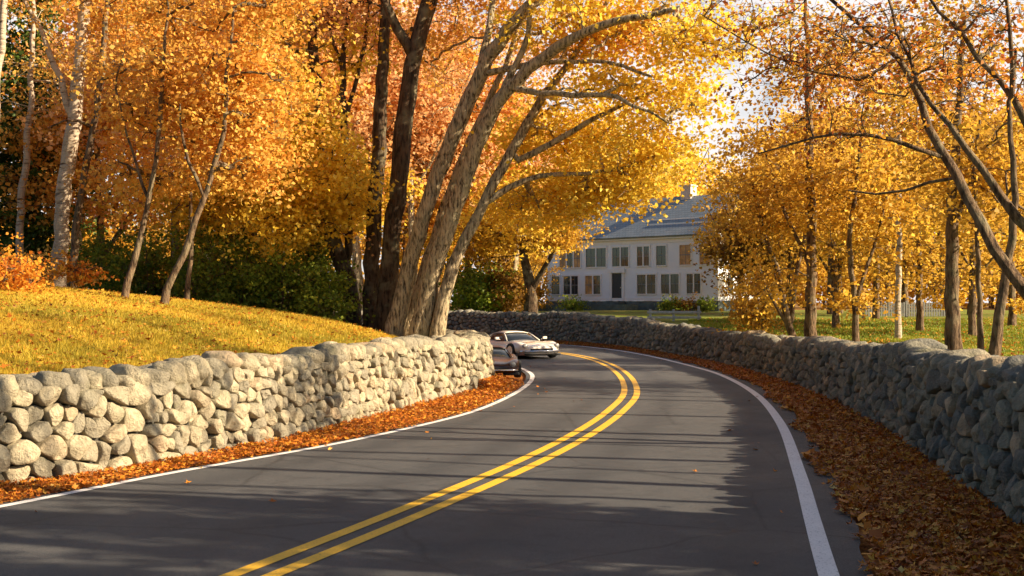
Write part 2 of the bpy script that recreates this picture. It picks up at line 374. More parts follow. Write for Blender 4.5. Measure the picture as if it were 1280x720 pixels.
# pair the edges through the centre line so quads stay roughly square
C = resample(Cline, n)
def pair(C, E):
    se = arclen(E); out = []; last = 0
    nrm = normals2(C)
    _, arc = nearest(E, C); arc = np.maximum.accumulate(arc)
    return np.stack([np.interp(arc, se, E[:, k]) for k in range(2)], 1)
LE, RE = pair(C, Ledge), pair(C, Redge)
for j in range(mcol):
    t = j / (mcol - 1)
    P = LE * (1 - 2 * t) + C * 2 * t if t < .5 else C * (2 - 2 * t) + RE * (2 * t - 1)
    V.append(np.c_[P, np.full(n, .012)])
    q = (2 * t) % 1.0 if t < 1 else 1
    lane.append(np.full(n, max(0, 1 - abs(q - .25) / .13, 1 - abs(q - .75) / .13)))
V = np.concatenate(V); lane = np.concatenate(lane)
ii = (np.arange(mcol - 1)[:, None] * n + np.arange(n - 1)[None, :]).ravel()
rm = mesh_np('road', V, np.stack([ii, ii + n, ii + n + 1, ii + 1], 1).ravel(), 4, False, {'lane': ('POINT', lane)})
tag(link('road', rm, M['asphalt']), kind='structure')
tag(strip('road_marking_white', Lline, .11, .017, M['white']), kind='structure')
tag(strip('road_marking_white', Rline, .145, .017, M['white']), kind='structure')
for sgn in (-1, 1):
    tag(strip('road_marking_yellow', shift(Cline, sgn * .135), .13, .017, M['yellow']), kind='structure')

# ------------------------------------------------------------------ dry stone walls
def clip(poly, px, py, nx_, ny_):
    out = []; k = len(poly)
    for i in range(k):
        a, b = poly[i], poly[(i + 1) % k]
        da = (a[0] - px) * nx_ + (a[1] - py) * ny_; db = (b[0] - px) * nx_ + (b[1] - py) * ny_
        if da <= 0: out.append(a)
        if (da < 0 < db) or (db < 0 < da):
            t = da / (da - db); out.append((a[0] + (b[0] - a[0]) * t, a[1] + (b[1] - a[1]) * t))
    return out
def stone_cells(L, Hf, rnd, size=.70):
    """irregular packed stones over 0..L by 0..H as polygons"""
    seeds = []; s0 = 0
    while s0 < L:
        span = rnd.uniform(.9, 2.2); h = 0; H = Hf(s0 + span / 2)
        while h < H - .05:
            rh = rnd.choice([.11, .14, .18, .23, .30]) * size * rnd.uniform(.9, 1.1) * (1.2 if h < .2 else 1)
            if H - h - rh < .09: rh = H - h
            s = s0 + rnd.uniform(-.1, .1)
            while s < s0 + span:
                w = rh * rnd.uniform(.85, 2.1); w = max(w, .16 * size)
                seeds.append((s + w / 2 + rnd.uniform(-.03, .03), h + rh / 2 + rnd.uniform(-.26, .26) * rh)); s += w
            h += rh
        s0 += span
    S = np.array(seeds); keep = np.ones(len(S), bool)
    for i in range(len(S)):
        if not keep[i]: continue
        d = np.hypot((S[:, 0] - S[i, 0]) * .8, S[:, 1] - S[i, 1]); rr_ = rnd.choice([.06, .07, .08, .10, .15, .21]) * size
        k2 = (d < rr_) & (np.arange(len(S)) != i) & keep; keep[k2] = False
    S = S[keep]; order = np.argsort(S[:, 0]); S = S[order]; cells = []
    for i in range(len(S)):
        x, y = S[i]; H = Hf(x) + rnd.uniform(-.05, .03)
        poly = [(x - .7, 0), (x + .7, 0), (x + .7, H), (x - .7, H)]
        lo, hi = np.searchsorted(S[:, 0], x - 1.0), np.searchsorted(S[:, 0], x + 1.0)
        nb = S[lo:hi]; d = np.hypot(nb[:, 0] - x, nb[:, 1] - y); o = np.argsort(d)[1:22]
        for k in o:
            qx, qy = nb[k]
            if d[k] < 1e-4: continue
            poly = clip(poly, (x + qx) / 2, (y + qy) / 2, qx - x, qy - y)
            if len(poly) < 3: break
        if len(poly) >= 3: cells.append(poly)
    return cells
def round_poly(poly, n, gap):
    P = np.array(poly)
    # area and drop slivers
    for _ in range(2):
        Q = np.roll(P, -1, 0); P = np.stack([P * .8 + Q * .2, P * .2 + Q * .8], 1).reshape(-1, 2)
    c = P.mean(0); Pc = np.vstack([P, P[:1]]); s = arclen(Pc)
    if s[-1] < .25: return None, None
    t = np.linspace(0, s[-1], n, endpoint=False)
    P = np.stack([np.interp(t, s, Pc[:, k]) for k in range(2)], 1)
    d = P - c; r = np.linalg.norm(d, axis=1, keepdims=True)
    return c, d * np.maximum(0, 1 - gap / (r + 1e-6))
def build_wall(name, label, base, side, Hf, seed, near_rng, capn, smat):
    """base: front face line; side: +1 if the wall body is right of travel"""
    rnd = random.Random(seed); r_ = np.random.default_rng(seed)
    root = empty(name, (float(base[len(base) // 2][0]), float(base[len(base) // 2][1]), 0))
    tag(root, label, 'stone wall')
    off = np.array([root.location.x, root.location.y, 0])
    P = base; s = arclen(P); nr = normals2(P) * side     # points into the wall
    L = s[-1]
    def mapp(a, d, h):          # a along, d outwards from face, h up
        x = np.interp(a, s, P[:, 0]); y = np.interp(a, s, P[:, 1]); n0 = np.interp(a, s, nr[:, 0]); n1 = np.interp(a, s, nr[:, 1])
        q = -d + .07 * h
        return np.stack([x + n0 * q, y + n1 * q, h - .03 + 0 * x], -1) - off
    # core
    ss = np.arange(0, L, .3); prof = [(-.13, .0), (-.13, .86), (-.42, .93), (-.60, .86), (-.60, 0)]
    V = np.stack([mapp(ss, np.full(len(ss), d), np.array([Hf(q) * h for q in ss])) for d, h in prof], 1)
    k = len(prof); i = (np.arange(len(ss) - 1)[:, None] * k + np.arange(k - 1)[None, :]).ravel()
    link('core', mesh_np('core', V.reshape(-1, 3), np.stack([i, i + 1, i + 1 + k, i + k], 1).ravel(), 4), M['core'], root)
    # face stones
    Vs, Fs, Ns, T = [], [], [], []; vb = 0
    for poly in stone_cells(L, Hf, rnd):
        cx = sum(p_[0] for p_ in poly) / len(poly)
        X = np.interp(cx, s, P[:, 0]); Y = np.interp(cx, s, P[:, 1])
        nearq = near_rng[0] < Y < near_rng[1]; n = 22 if nearq else 12
        c, d = round_poly(poly, n, rnd.uniform(.006, .020))
        if c is None: continue
        size = float(np.linalg.norm(d, axis=1).mean()); 
        rf = [1.0, 1.0, .95, .84, .66, .42] if nearq else [1.0, .97, .8, .5]
        b = size * rnd.uniform(.35, .6); pro = rnd.uniform(-.045, .055)
        tx, ty = rnd.uniform(-.22, .22), rnd.uniform(-.22, .15)
        planes = [(rnd.uniform(0, 6.28), rnd.uniform(.2, 1.0), rnd.uniform(.3, .85)) for _ in range(5)]
        ph = r_.uniform(0, 6.28, 6); fr = r_.uniform(6, 16, 4)
        rings = []
        for kx, f in enumerate(rf + [0]):
            q = d * f if f else np.zeros((1, 2))
            dep = b * math.sqrt(max(0, 1 - f ** 2.6)) if kx else -.2
            wob = 1 + .05 * np.sin(q[:, 0] * fr[0] * 2 + ph[0]) if f else 1
            dp = np.full(len(q), dep)
            if kx:
                for (a, sl, lim) in planes:
                    pl = b * lim - sl * (q[:, 0] * math.cos(a) + q[:, 1] * math.sin(a) - size * .25)
                    dp = np.minimum(dp, pl)
                dp = np.maximum(dp, -.02) if kx > 1 else dp
                dp = dp + .012 * np.sin(q[:, 0] * fr[1] * 1.7 + ph[1]) * np.cos(q[:, 1] * fr[2] * 1.7 + ph[2]) + tx * q[:, 0] + ty * q[:, 1] + pro
                if kx == 1: dp = np.minimum(dp, pro - .01)
            rings.append(mapp(c[0] + q[:, 0], dp, np.maximum(c[1] + q[:, 1] * (wob if np.ndim(wob) else 1), 0)))
        V = np.concatenate(rings); m_ = len(rf)
        i0 = (np.arange(m_ - 1)[:, None] * n); j = np.arange(n)[None, :]; jj = (j + 1) % n
        q4 = np.stack([i0 + j, i0 + jj, i0 + n + jj, i0 + n + j], -1).reshape(-1) + vb
        tri = np.stack([(m_ - 1) * n + np.arange(n), (m_ - 1) * n + (np.arange(n) + 1) % n, np.full(n, m_ * n)], 1).ravel() + vb
        Vs.append(V); Fs += [q4, tri]; Ns += [np.full(len(q4) // 4, 4), np.full(n, 3)]; T.append(np.full(len(V), rnd.random())); vb += len(V)
    me = mesh_np('stonework', np.concatenate(Vs), np.concatenate(Fs), np.concatenate(Ns), True, {'tint': ('POINT', np.concatenate(T))})
    if side > 0: me.flip_normals()
    link('stonework', me, smat, root)
    # cap stones, and the rougher back row
    import bmesh
    ico = {}
    for lv in (2, 3):
        bm = bmesh.new(); bmesh.ops.create_icosphere(bm, subdivisions=lv, radius=1)
        ico[lv] = (np.array([v.co[:] for v in bm.verts]), np.array([[v.index for v in f.verts] for f in bm.faces])); bm.free()
    caps = []; a = 0
    while a < L - .3:
        w = rnd.uniform(.18, .42); X = np.interp(a, s, P[:, 0]); Y = np.interp(a, s, P[:, 1])
        rows = [(.16, .20, 1.0)] + ([(.44, .19, .9)] if rnd.random() < .9 else []) if rnd.random() < .62 else [(.30, .35, 1.0)]
        for (dep, half, hh) in rows:
            near_ = near_rng[0] < Y < 18
            v, f = ico[3 if near_ else 2]
            e = np.array([w * .54, half, rnd.uniform(.10, .18) * hh])
            pw = rnd.uniform(.65, .95)
            q = np.sign(v) * np.abs(v) ** pw
            q = q / (np.abs(q).max() + 1e-9)
            ph = r_.uniform(0, 6.28, 3); q = q * (1 + .10 * np.sin(v[:, :1] * 4 + ph[0]) * np.cos(v[:, 1:2] * 5 + ph[1]) + .06 * np.sin(v[:, 2:] * 7 + ph[2]))
            q = q * e; ro = rnd.uniform(-.16, .16); rr = rnd.uniform(-.25, .25)
            q2 = q.copy(); q2[:, 0] = q[:, 0] * math.cos(ro) - q[:, 2] * math.sin(ro); q2[:, 2] = q[:, 0] * math.sin(ro) + q[:, 2] * math.cos(ro)
            q = q2; q2 = q.copy(); q2[:, 0] = q[:, 0] * math.cos(rr) - q[:, 1] * math.sin(rr); q2[:, 1] = q[:, 0] * math.sin(rr) + q[:, 1] * math.cos(rr)
            a2 = a + w / 2 + (rnd.uniform(-.1, .1) if dep > .4 else 0)
            V = mapp(a2 + q2[:, 0], -(dep + .02) - q2[:, 1], Hf(a2) + .0 + rnd.uniform(-.03, .03) + q2[:, 2])
            caps.append((math.hypot(X, Y) if Y > 8 else 1e3 + Y, V, f, rnd.random()))
        a += w
    caps.sort(key=lambda c_: c_[0])
    for (dd, V, f, t) in caps[:capn]:
        me = mesh_np('capstone', V, f.ravel(), 3, True, {'tint': ('POINT', np.full(len(V), t))}); link('capstone', me, smat, root)
    rest = caps[capn:]; b = 0; Vs = []; Fs = []; T = []
    for (dd, V, f, t) in rest:
        Vs.append(V); Fs.append(f.ravel() + b); T.append(np.full(len(V), t)); b += len(V)
    o = link('coping', mesh_np('coping', np.concatenate(Vs), np.concatenate(Fs), 3, True, {'tint': ('POINT', np.concatenate(T))}), smat, root)
    o['kind'] = 'stuff'
    return root
sL = arclen(Lbase)
def HL(a): return 1.10 - .13 * float(smoothstep(15.6, 12.8, np.interp(a, sL, Lbase[:, 1]))) + .03 * math.sin(a * .7) + .03 * math.sin(a * 1.9 + 1)
sR = arclen(Rbase); yR = np.maximum.accumulate(Rbase[:, 1])
def HR(a):
    y = np.interp(a, sR, Rbase[:, 1]); return float(np.interp(y, [0, 9.8, 13.9, 18, 24, 33, 41, 52, 58, 64], [1.32, 1.28, 1.22, 1.13, 1.02, .90, .96, 1.22, 1.34, 1.36])) + .04 * math.sin(a * .8) + .03 * math.sin(a * 2.3)
build_wall('stone_wall', 'sunlit cream fieldstone wall holding back the golden lawn', Lbase, -1, HL, 11, (9, 27), 96, M['stone'])
build_wall('stone_wall', 'long fieldstone wall coloured dark for shade, curving round the outside of the bend', Rbase, 1, HR, 23, (7, 24), 96, M['stone_shade'])

# ------------------------------------------------------------------ trees
def resample3(P, step):
    s = arclen(P); n = max(2, int(s[-1] / step) + 1); t = np.linspace(0, s[-1], n)
    return t, s
def leaf_quads(C, size, r_, tint, up=.35):
    """C (n,3) leaf centres -> rhombic leaves folded a little along the midrib"""
    n = len(C)
    d = r_.normal(size=(n, 3)); d[:, 2] = d[:, 2] * .6 - .25; d /= np.linalg.norm(d, axis=1, keepdims=True)
    e = r_.normal(size=(n, 3)); e -= d * (e * d).sum(1, keepdims=True); e /= np.linalg.norm(e, axis=1, keepdims=True) + 1e-9
    nn = np.cross(d, e)
    sz = size * r_.uniform(.65, 1.35, (n, 1)); w = sz * r_.uniform(.36, .5, (n, 1))
    a = C - d * sz * .5; b = C + e * w + d * sz * .05 + nn * w * .3; c = C + d * sz * .5 - nn * sz * .1; f = C - e * w + d * sz * .05 + nn * w * .3
    V = np.stack([a, b, c, f], 1).reshape(-1, 3)
    return V, np.repeat(tint, 4)
def tree_meshes(guides, clusters, r_, nl=130, cr=.55, ls=.12, bf=.35, flatn=.55, twig=True, minr=.006, flare=True, kr=.011, seg=.35):
    """guides: list of (pts (n,3), radii (n)) in local metres, the first is the trunk.
    clusters: (m,3) leaf cluster centres.  Returns (wood mesh data, leaf mesh data)"""
    pos = []; par = []; plen = []; grad = []; chains = []
    for gi, (P, rad) in enumerate(guides):
        P = np.array(P, float); rad = np.array(rad, float)
        Ps = catmull(P, .3) if len(P) > 2 else P
        t, s = resample3(Ps, .35); Q = np.stack([np.interp(t, s, Ps[:, k]) for k in range(3)], 1)
        sp = arclen(P); rr = np.interp(t / s[-1], sp / sp[-1], rad)
        Q[1:-1] += r_.normal(size=(len(Q) - 2, 3)) * .018
        if gi == 0: start = -1
        else:
            A = np.array(pos); start = int(np.argmin(np.linalg.norm(A - Q[0], axis=1)))
        ids = []
        for k in range(len(Q)):
            pos.append(Q[k]); par.append(start if k == 0 else len(pos) - 2); grad.append(rr[k])
            pl = 0 if par[-1] < 0 else plen[par[-1]] + np.linalg.norm(Q[k] - pos[par[-1]])
            plen.append(pl * (.55 if k else 1)); ids.append(len(pos) - 1)
        chains.append(([start] if start >= 0 else []) + ids)
    ng = len(pos); A = np.array(pos); rootz = A[0, 2]
    top_ok = np.array([p[2] - rootz > .9 for p in pos])
    D = np.array([np.linalg.norm(A - c, axis=1).min() for c in clusters])
    order = np.argsort(D); pos = list(pos)
    buf = np.zeros((ng + len(clusters) * 40, 3)); buf[:ng] = A; PL = np.zeros(len(buf)); PL[:ng] = plen; OK = np.zeros(len(buf), bool); OK[:ng] = top_ok
    parr = par[:]; cnt = ng; ends = []
    for ci in order:
        c = clusters[ci]; d = np.linalg.norm(buf[:cnt] - c, axis=1)
        cost = d + bf * PL[:cnt] + np.where(buf[:cnt, 2] > c[2] + .3, (buf[:cnt, 2] - c[2]) * .9, 0) + np.where(OK[:cnt], 0, 4)
        k = int(np.argmin(cost)); a = buf[k]; L = d[k]
        n = max(2, min(39, int(L / seg) + 1))
        mid = (a + c) / 2 + np.array([0, 0, .16 * L]) + r_.normal(size=3) * .07 * L
        tt = np.arange(1, n + 1)[:, None] / n
        Q = (1 - tt) ** 2 * a + 2 * tt * (1 - tt) * mid + tt ** 2 * c
        Q[:-1] += r_.normal(size=(n - 1, 3)) * .025
        ch = [k]; pr = k; pl = PL[k]
        for q in Q:
            buf[cnt] = q; OK[cnt] = True; pl += np.linalg.norm(q - buf[pr]); PL[cnt] = pl; parr.append(pr); pr = cnt; ch.append(cnt); cnt += 1
        chains.append(ch); ends.append(pr)
    # pipe model radii
    w = np.zeros(cnt); 
    for e in ends: w[e] += 1
    for k in range(cnt - 1, 0, -1):
        if parr[k] >= 0: w[parr[k]] += w[k]
    rad = np.maximum(minr, kr * w ** .5)
    rad[:ng] = np.array(grad)
    Vs, Fs = [], []; vb = 0
    for gi, ch in enumerate(chains):
        ch = np.array(ch); P = buf[ch].copy(); r0 = rad[ch].copy()
        if gi >= len(guides): r0[0] = min(r0[0], r0[1] * 1.25)
        elif gi > 0 : r0[0] = r0[1]
        if gi == 0 and flare:
            h = P[:, 2] - P[0, 2]; r0 = r0 * (1 + .3 * np.exp(-h / .3))
            P[0, 2] -= .25
        n = 14 if gi < len(guides) and r0.max() > .1 else (8 if r0.max() > .05 else (6 if r0.max() > .02 else 4))
        if len(P) < 2: continue
        V, Fq = tube_arrays(P, r0, n)
        if n == 14:
            an = np.tile(np.arange(14), len(P)); ct = np.repeat(P, 14, 0); hh = np.repeat(np.arange(len(P)), 14)
            f = 1 + .07 * np.sin(an * 2 * math.pi / 14 * 3 + hh * .12) + .05 * np.sin(an * 2.7 + hh * .5) + .04 * r_.normal(size=len(an))
            V = ct + (V - ct) * f[:, None]
        Vs.append(V); Fs.append(Fq + vb); vb += len(V)
    if twig:
        for e in ends:
            c = buf[e]
            for _ in range(4):
                q = c + r_.normal(size=3) * np.array([cr, cr, cr * flatn]) * .9
                V, Fq = tube_arrays(np.array([c, (c + q) / 2 + (0, 0, .05), q]), np.array([minr, minr * .7, minr * .35]), 3)
                Vs.append(V); Fs.append(Fq + vb); vb += len(V)
    wood = (np.concatenate(Vs), np.concatenate(Fs))
    # leaves
    Cs = buf[np.array(ends)]; m = len(Cs)
    num = np.maximum(3, (nl * r_.uniform(.5, 1.5, m))).astype(int)
    rep = np.repeat(np.arange(m), num); tot = len(rep)
    crs = (cr * r_.uniform(.7, 1.35, m))[rep][:, None]
    # sub-sprays so that the clump is lumpy
    sub = r_.normal(size=(m, 7, 3)) * np.array([1, 1, flatn]); pick = r_.integers(0, 7, tot)
    off = sub[rep, pick] * crs * .75 + r_.normal(size=(tot, 3)) * crs * .38 * np.array([1, 1, .55])
    ct = r_.uniform(0, 1, m)[rep]; tint = np.clip(.5 * ct + .5 * r_.uniform(0, 1, tot) + r_.normal(size=tot) * .06, 0, 1)
    LV, LT = leaf_quads(Cs[rep] + off, ls, r_, tint)
    return wood, (LV, LT)
def make_tree(name, label, cat, wood, leaves, bark, leafm, loc=(0, 0, 0), group=None, crown='crown', kind=None):
    root = empty(name, loc); tag(root, label, cat, group, kind)
    if wood is not None:
        link('trunk', mesh_np('trunk', wood[0], wood[1], 4, True), M[bark], root)
    if leaves is not None:
        link(crown, mesh_np(crown, leaves[0], np.arange(len(leaves[0])), 4, False, {'tint': ('POINT', leaves[1])}), M[leafm], root)
    return root
def ell(r_, cx, cy, cz, rx, ry, rz, n, minz=None):
    q = r_.normal(size=(n, 3)); q /= np.linalg.norm(q, axis=1, keepdims=True); q *= r_.uniform(0, 1, (n, 1)) ** (1 / 2.4)
    P = q * (rx, ry, rz) + (cx, cy, cz)
    if minz is not None: P = P[P[:, 2] > minz]
    return P
def px_tree(name, label, guides, blobs, bark, leafm, seed, group=None, cat='tree', **kw):
    """guides: lists of (px, py, Y, diameter px); blobs: (px, py, Y, rx px, ry px, depth m, count)"""
    r_ = np.random.default_rng(seed)
    gs = []
    for g in guides:
        P = np.array([W(a, b, y) for a, b, y, d in g]); rad = np.array([d / 2 / F * y for a, b, y, d in g]); gs.append([P, rad])
    b0 = gs[0][0][0].copy(); b0[2] = gz(b0[0], b0[1]); gs[0][0][0] = b0
    for g in gs: g[0] = g[0] - b0
    cl = []
    for (a, b, y, rx, ry, dz, n) in blobs:
        c = W(a, b, y) - b0; cl.append(ell(r_, *c, rx / F * y, dz, ry / F * y, n, .9))
    cl = np.concatenate(cl)
    wood, leaves = tree_meshes(gs, cl, r_, **kw)
    return make_tree(name, label, cat, wood, leaves, bark, leafm, tuple(b0), group)

# --- the clump by the end of the left wall
GRP = 'old trees clumped by the wall end'
px_tree('maple_tree', 'dark trunk leaning left, furthest left of the roadside clump', [[(446, 409, 29.5, 24), (434, 350, 29.5, 20), (416, 298, 29.5, 20), (404, 215, 29.6, 17), (396, 120, 29.8, 14), (392, 20, 30, 11), (385, -60, 30, 6)]],
        [(366, 180, 28.6, 80, 85, 1.2, 54), (395, 20, 30.5, 100, 100, 1.6, 42), (420, 255, 28.4, 50, 40, .8, 22), (345, 282, 28, 60, 22, 1, 14)], 'bark_dark', 'leaf_gold', 1, GRP, ls=0.107, nl=120, kr=.012)
px_tree('maple_tree', 'slim dark upright trunk second from the left in the roadside clump', [[(462, 407, 29.2, 22), (467, 300, 29.3, 20), (475, 160, 29.5, 17), (480, 60, 29.6, 14), (486, -60, 29.8, 9)]],
        [(455, 235, 30.3, 45, 60, .8, 14), (455, -20, 30.5, 110, 70, 1.5, 34)], 'bark_dark', 'leaf_peach', 2, GRP, ls=0.102, nl=96)
px_tree('maple_tree', 'thick dark trunk rising from the middle of the roadside clump', [[(481, 413, 28.6, 25), (487, 340, 28.6, 23), (494, 262, 28.6, 22), (505, 165, 28.6, 22), (517, 73, 28.7, 20), (540, -10, 28.8, 20), (555, -90, 29, 12)], [(517, 73, 28.7, 14), (480, 0, 28.5, 10), (460, -60, 28.5, 7)]],
        [(520, -75, 30.5, 170, 60, 1.8, 60), (560, 60, 32, 80, 60, 1.2, 16)], 'bark_dark', 'leaf_peach', 3, GRP, ls=0.102, nl=104)
px_tree('maple_tree', 'sunlit grey trunk leaning right beside the thick dark one', [[(491, 424, 27.4, 23), (505, 360, 27.3, 20), (523, 293, 27.1, 20), (553, 205, 26.9, 20), (590, 116, 26.7, 18), (632, 40, 26.4, 17), (680, -8, 26.0, 13), (740, -60, 25.7, 8)], [(590, 116, 26.7, 12), (612, 40, 27.2, 9), (622, -40, 27.6, 6)],
        [(606, 92, 26.6, 9), (640, 85, 26.2, 8), (700, 76, 25.8, 6), (765, 80, 25.2, 5), (815, 96, 24.8, 3)]],
        [(640, -50, 28.5, 160, 50, 1.6, 50), (545, 60, 30.2, 60, 60, .8, 12), (770, 50, 26.5, 80, 34, 1, 22)], 'bark_grey', 'leaf_orange', 4, GRP, ls=0.102, nl=100)
px_tree('maple_tree', 'stout grey leaning trunk arching right above the yellow lines', [[(523, 427, 27.0, 25), (538, 350, 26.9, 22), (556, 298, 26.7, 21), (585, 212, 26.4, 20), (615, 142, 26.1, 17), (660, 88, 25.6, 16), (742, 36, 24.8, 11), (850, 10, 24.0, 6)],
        [(615, 142, 26.1, 11), (655, 60, 26.0, 8), (668, -20, 26, 5)],
        [(640, 110, 25.8, 9), (700, 118, 25.2, 7), (770, 120, 24.6, 6), (830, 150, 24.2, 3)]],
        [(745, 10, 26.2, 140, 60, 1.4, 50), (800, 110, 26, 80, 34, 1, 26), (880, 40, 24.5, 70, 50, 1, 26), (850, 130, 25, 40, 24, .8, 9)], 'bark_grey', 'leaf_gold', 5, GRP, ls=0.102, nl=85)
px_tree('maple_tree', 'rightmost grey trunk of the roadside clump with a low branch towards the house', [[(545, 424, 26.8, 18), (556, 372, 26.8, 16), (572, 322, 26.8, 15), (604, 255, 26.8, 13), (645, 180, 26.8, 13), (680, 120, 26.8, 10), (725, 60, 26.6, 7), (760, 0, 26.4, 5)],
        [(648, 200, 26.8, 9), (700, 175, 26.4, 8), (760, 140, 26, 6), (822, 112, 25.6, 3)], [(604, 255, 26.8, 9), (660, 222, 26.8, 7), (735, 217, 26.6, 5), (792, 206, 26.4, 3)]],
        [(715, 165, 28.2, 80, 50, 1.0, 40), (768, 232, 27, 46, 20, 1, 26), (700, 245, 28.4, 66, 34, 1.2, 38), (805, 190, 26.5, 46, 36, 1, 22), (640, 265, 30, 45, 45, 1, 18)], 'bark_grey', 'leaf_gold', 6, GRP, ls=0.102, nl=98)

px_tree('maple_tree', 'slender pale stem squeezed between the two stout leaning grey trunks', [[(507, 426, 27.8, 15), (521, 370, 27.8, 13), (541, 305, 27.8, 12), (568, 225, 27.8, 11), (600, 150, 27.8, 9), (633, 80, 27.8, 7), (655, 10, 27.8, 5)]],
        [(650, 20, 28.6, 60, 40, 1, 12)], 'bark_grey', 'leaf_orange', 7, GRP, ls=.10, nl=90)
px_tree('slim_maple', 'thin dark forked stem high behind the left of the roadside clump', [[(428, 398, 30, 12), (436, 280, 30, 10), (432, 160, 30, 9), (428, 80, 30, 7), (440, -20, 30, 5)], [(432, 150, 30, 6), (455, 60, 30, 5), (462, -20, 30, 3)], [(428, 90, 30, 5), (405, 20, 30, 3)]],
        [(435, 40, 30.3, 60, 60, 1.2, 16)], 'bark_dark', 'leaf_peach', 8, ls=.10, nl=80)
# --- left lawn trees
px_tree('birch_tree', 'pale thick birch trunk beside the red shrub at the lawn edge', [[(74, 330, 28.5, 19), (80, 240, 28.5, 18), (92, 150, 28.5, 17), (101, 60, 28.6, 15), (110, -30, 28.7, 14), (118, -110, 28.8, 8)], [(92, 150, 28.5, 9), (60, 60, 28.8, 7), (30, 0, 29, 4)]],
        [(145, 20, 29.5, 90, 85, 1.4, 32), (60, -80, 29, 140, 50, 2, 24)], 'bark_birch', 'leaf_orange', 11, cat='tree', ls=0.102, nl=88)
px_tree('young_tree', 'crooked thin trunk just right of the pale birch', [[(89, 330, 27.5, 10), (97, 270, 27.5, 9), (117, 160, 27.5, 8), (124, 110, 27.5, 8), (132, 30, 27.6, 7), (136, -50, 27.8, 4)], [(117, 160, 27.5, 5), (90, 148, 27.2, 3), (60, 160, 27, 2)], [(124, 100, 27.5, 5), (190, 75, 27, 4), (255, 55, 26.8, 2)]],
        [(180, 70, 28.6, 70, 70, 1.4, 34), (150, -20, 28.5, 90, 50, 1.6, 20)], 'bark_brown', 'leaf_orange', 12, ls=0.093, nl=88)
px_tree('young_tree', 'thin leaning lawn tree left of its near twin', [[(153, 376, 24, 9), (164, 335, 24, 8), (178, 285, 24, 7), (193, 215, 24, 6), (199, 150, 24.1, 6), (205, 60, 24.3, 4), (210, 0, 24.5, 3)], [(186, 250, 24, 5), (165, 190, 24.2, 3), (150, 130, 24.4, 2)]],
        [(205, 125, 25.2, 80, 80, 1.4, 56), (190, 225, 26, 65, 40, 1.2, 18), (230, 10, 25, 90, 50, 1.6, 26)], 'bark_brown', 'leaf_orange', 13, ls=0.093, nl=96)
px_tree('young_tree', 'right one of the two thin leaning trees on the lawn', [[(203, 379, 23.4, 10), (216, 345, 23.4, 8), (236, 300, 23.4, 8), (262, 225, 23.4, 7), (278, 170, 23.5, 6), (284, 90, 23.6, 4), (292, 10, 23.8, 3)], [(255, 245, 23.4, 5), (232, 190, 23.5, 4), (225, 130, 23.6, 2)]],
        [(305, 120, 24.6, 80, 75, 1.5, 62), (300, 215, 24.8, 66, 34, 1.2, 26), (330, 10, 24.8, 90, 50, 1.6, 26)], 'bark_brown', 'leaf_orange', 14, ls=0.093, nl=96)
px_tree('birch_tree', 'slim pale trunk in front of the dark pine at the far left', [[(22, 345, 33, 11), (26, 260, 33, 9), (36, 170, 33, 8), (40, 60, 33, 6), (44, -30, 33, 4)]],
        [(60, 110, 33.5, 75, 70, 2, 22), (20, -20, 34, 60, 50, 2, 24)], 'bark_birch', 'leaf_orange', 15, ls=0.102, nl=48)
px_tree('birch_tree', 'pale trunk cut by the left frame edge above the shrub', [[(-14, 340, 27, 11), (-10, 220, 27, 10), (-2, 90, 27, 9), (5, 10, 27, 8), (12, -80, 27, 5)]],
        [(10, -60, 27.5, 80, 50, 2, 30)], 'bark_birch', 'leaf_orange', 16, ls=0.102, nl=48)
px_tree('young_tree', 'faint sapling stem between the two leaning lawn trees', [[(232, 372, 27, 7), (240, 300, 27, 5), (238, 215, 27, 4), (244, 150, 27, 3)]],
        [(245, 160, 27.5, 45, 70, 1.2, 36)], 'bark_brown', 'leaf_peach', 17, ls=0.093, nl=88)

# --- the arching tree on the right
px_tree('oak_tree', 'russet leaved tree arching over the shaded wall from the right frame edge',
        [[(1460, 470, 15.2, 34.0), (1370, 410, 15.2, 25.2), (1282, 368, 15.2, 17.0), (1252, 325, 15.3, 14.8), (1229, 286, 15.4, 13.3), (1197, 222, 15.6, 11.8), (1168, 172, 15.8, 9.6), (1140, 96, 16, 8.1), (1095, 50, 16.2, 5.9), (1037, -2, 16.4, 4.4), (980, -60, 16.6, 3.0)],
         [(1400, 425, 15.2, 19.2), (1330, 330, 14.9, 14.8), (1278, 280, 14.8, 13.3), (1242, 230, 14.9, 10.4), (1203, 179, 15, 8.1), (1165, 132, 15.2, 5.9), (1130, 60, 15.4, 4.4), (1105, -20, 15.6, 3.0)],
         [(1182, 197, 15.7, 6.7), (1130, 182, 15.7, 5.9), (1075, 167, 15.8, 4.4), (1031, 171, 15.8, 3.7), (948, 192, 16, 2.0)],
         [(1330, 330, 14.9, 13.3), (1300, 190, 14.6, 11.8), (1265, 120, 14.6, 8.9), (1229, 77, 14.8, 6.7), (1178, 20, 15, 4.4), (1140, -40, 15.2, 3.0)],
         [(1265, 120, 14.6, 6.7), (1262, 40, 14.4, 5.2), (1255, -40, 14.4, 3.7)],
         [(1197, 222, 15.6, 4.4), (1150, 232, 16, 3.7), (1100, 245, 16.2, 3.0), (1060, 238, 16.4, 2.0)],
         [(1075, 100, 16, 4.4), (1020, 90, 16.4, 3.0), (950, 60, 16.8, 2.2), (880, 20, 17, 2.0)]],
        [(1130, 60, 15.8, 170, 75, 1.2, 100), (1000, 90, 16.4, 100, 70, 1, 44), (1240, 60, 14.8, 70, 110, 1, 42), (1040, 165, 16, 90, 25, .6, 18), (930, 30, 16.8, 70, 50, 1, 16)], 'bark_brown', 'leaf_russet', 21, ls=0.061, nl=16, cr=.32, kr=.006, minr=.004, seg=.28, bf=.45)

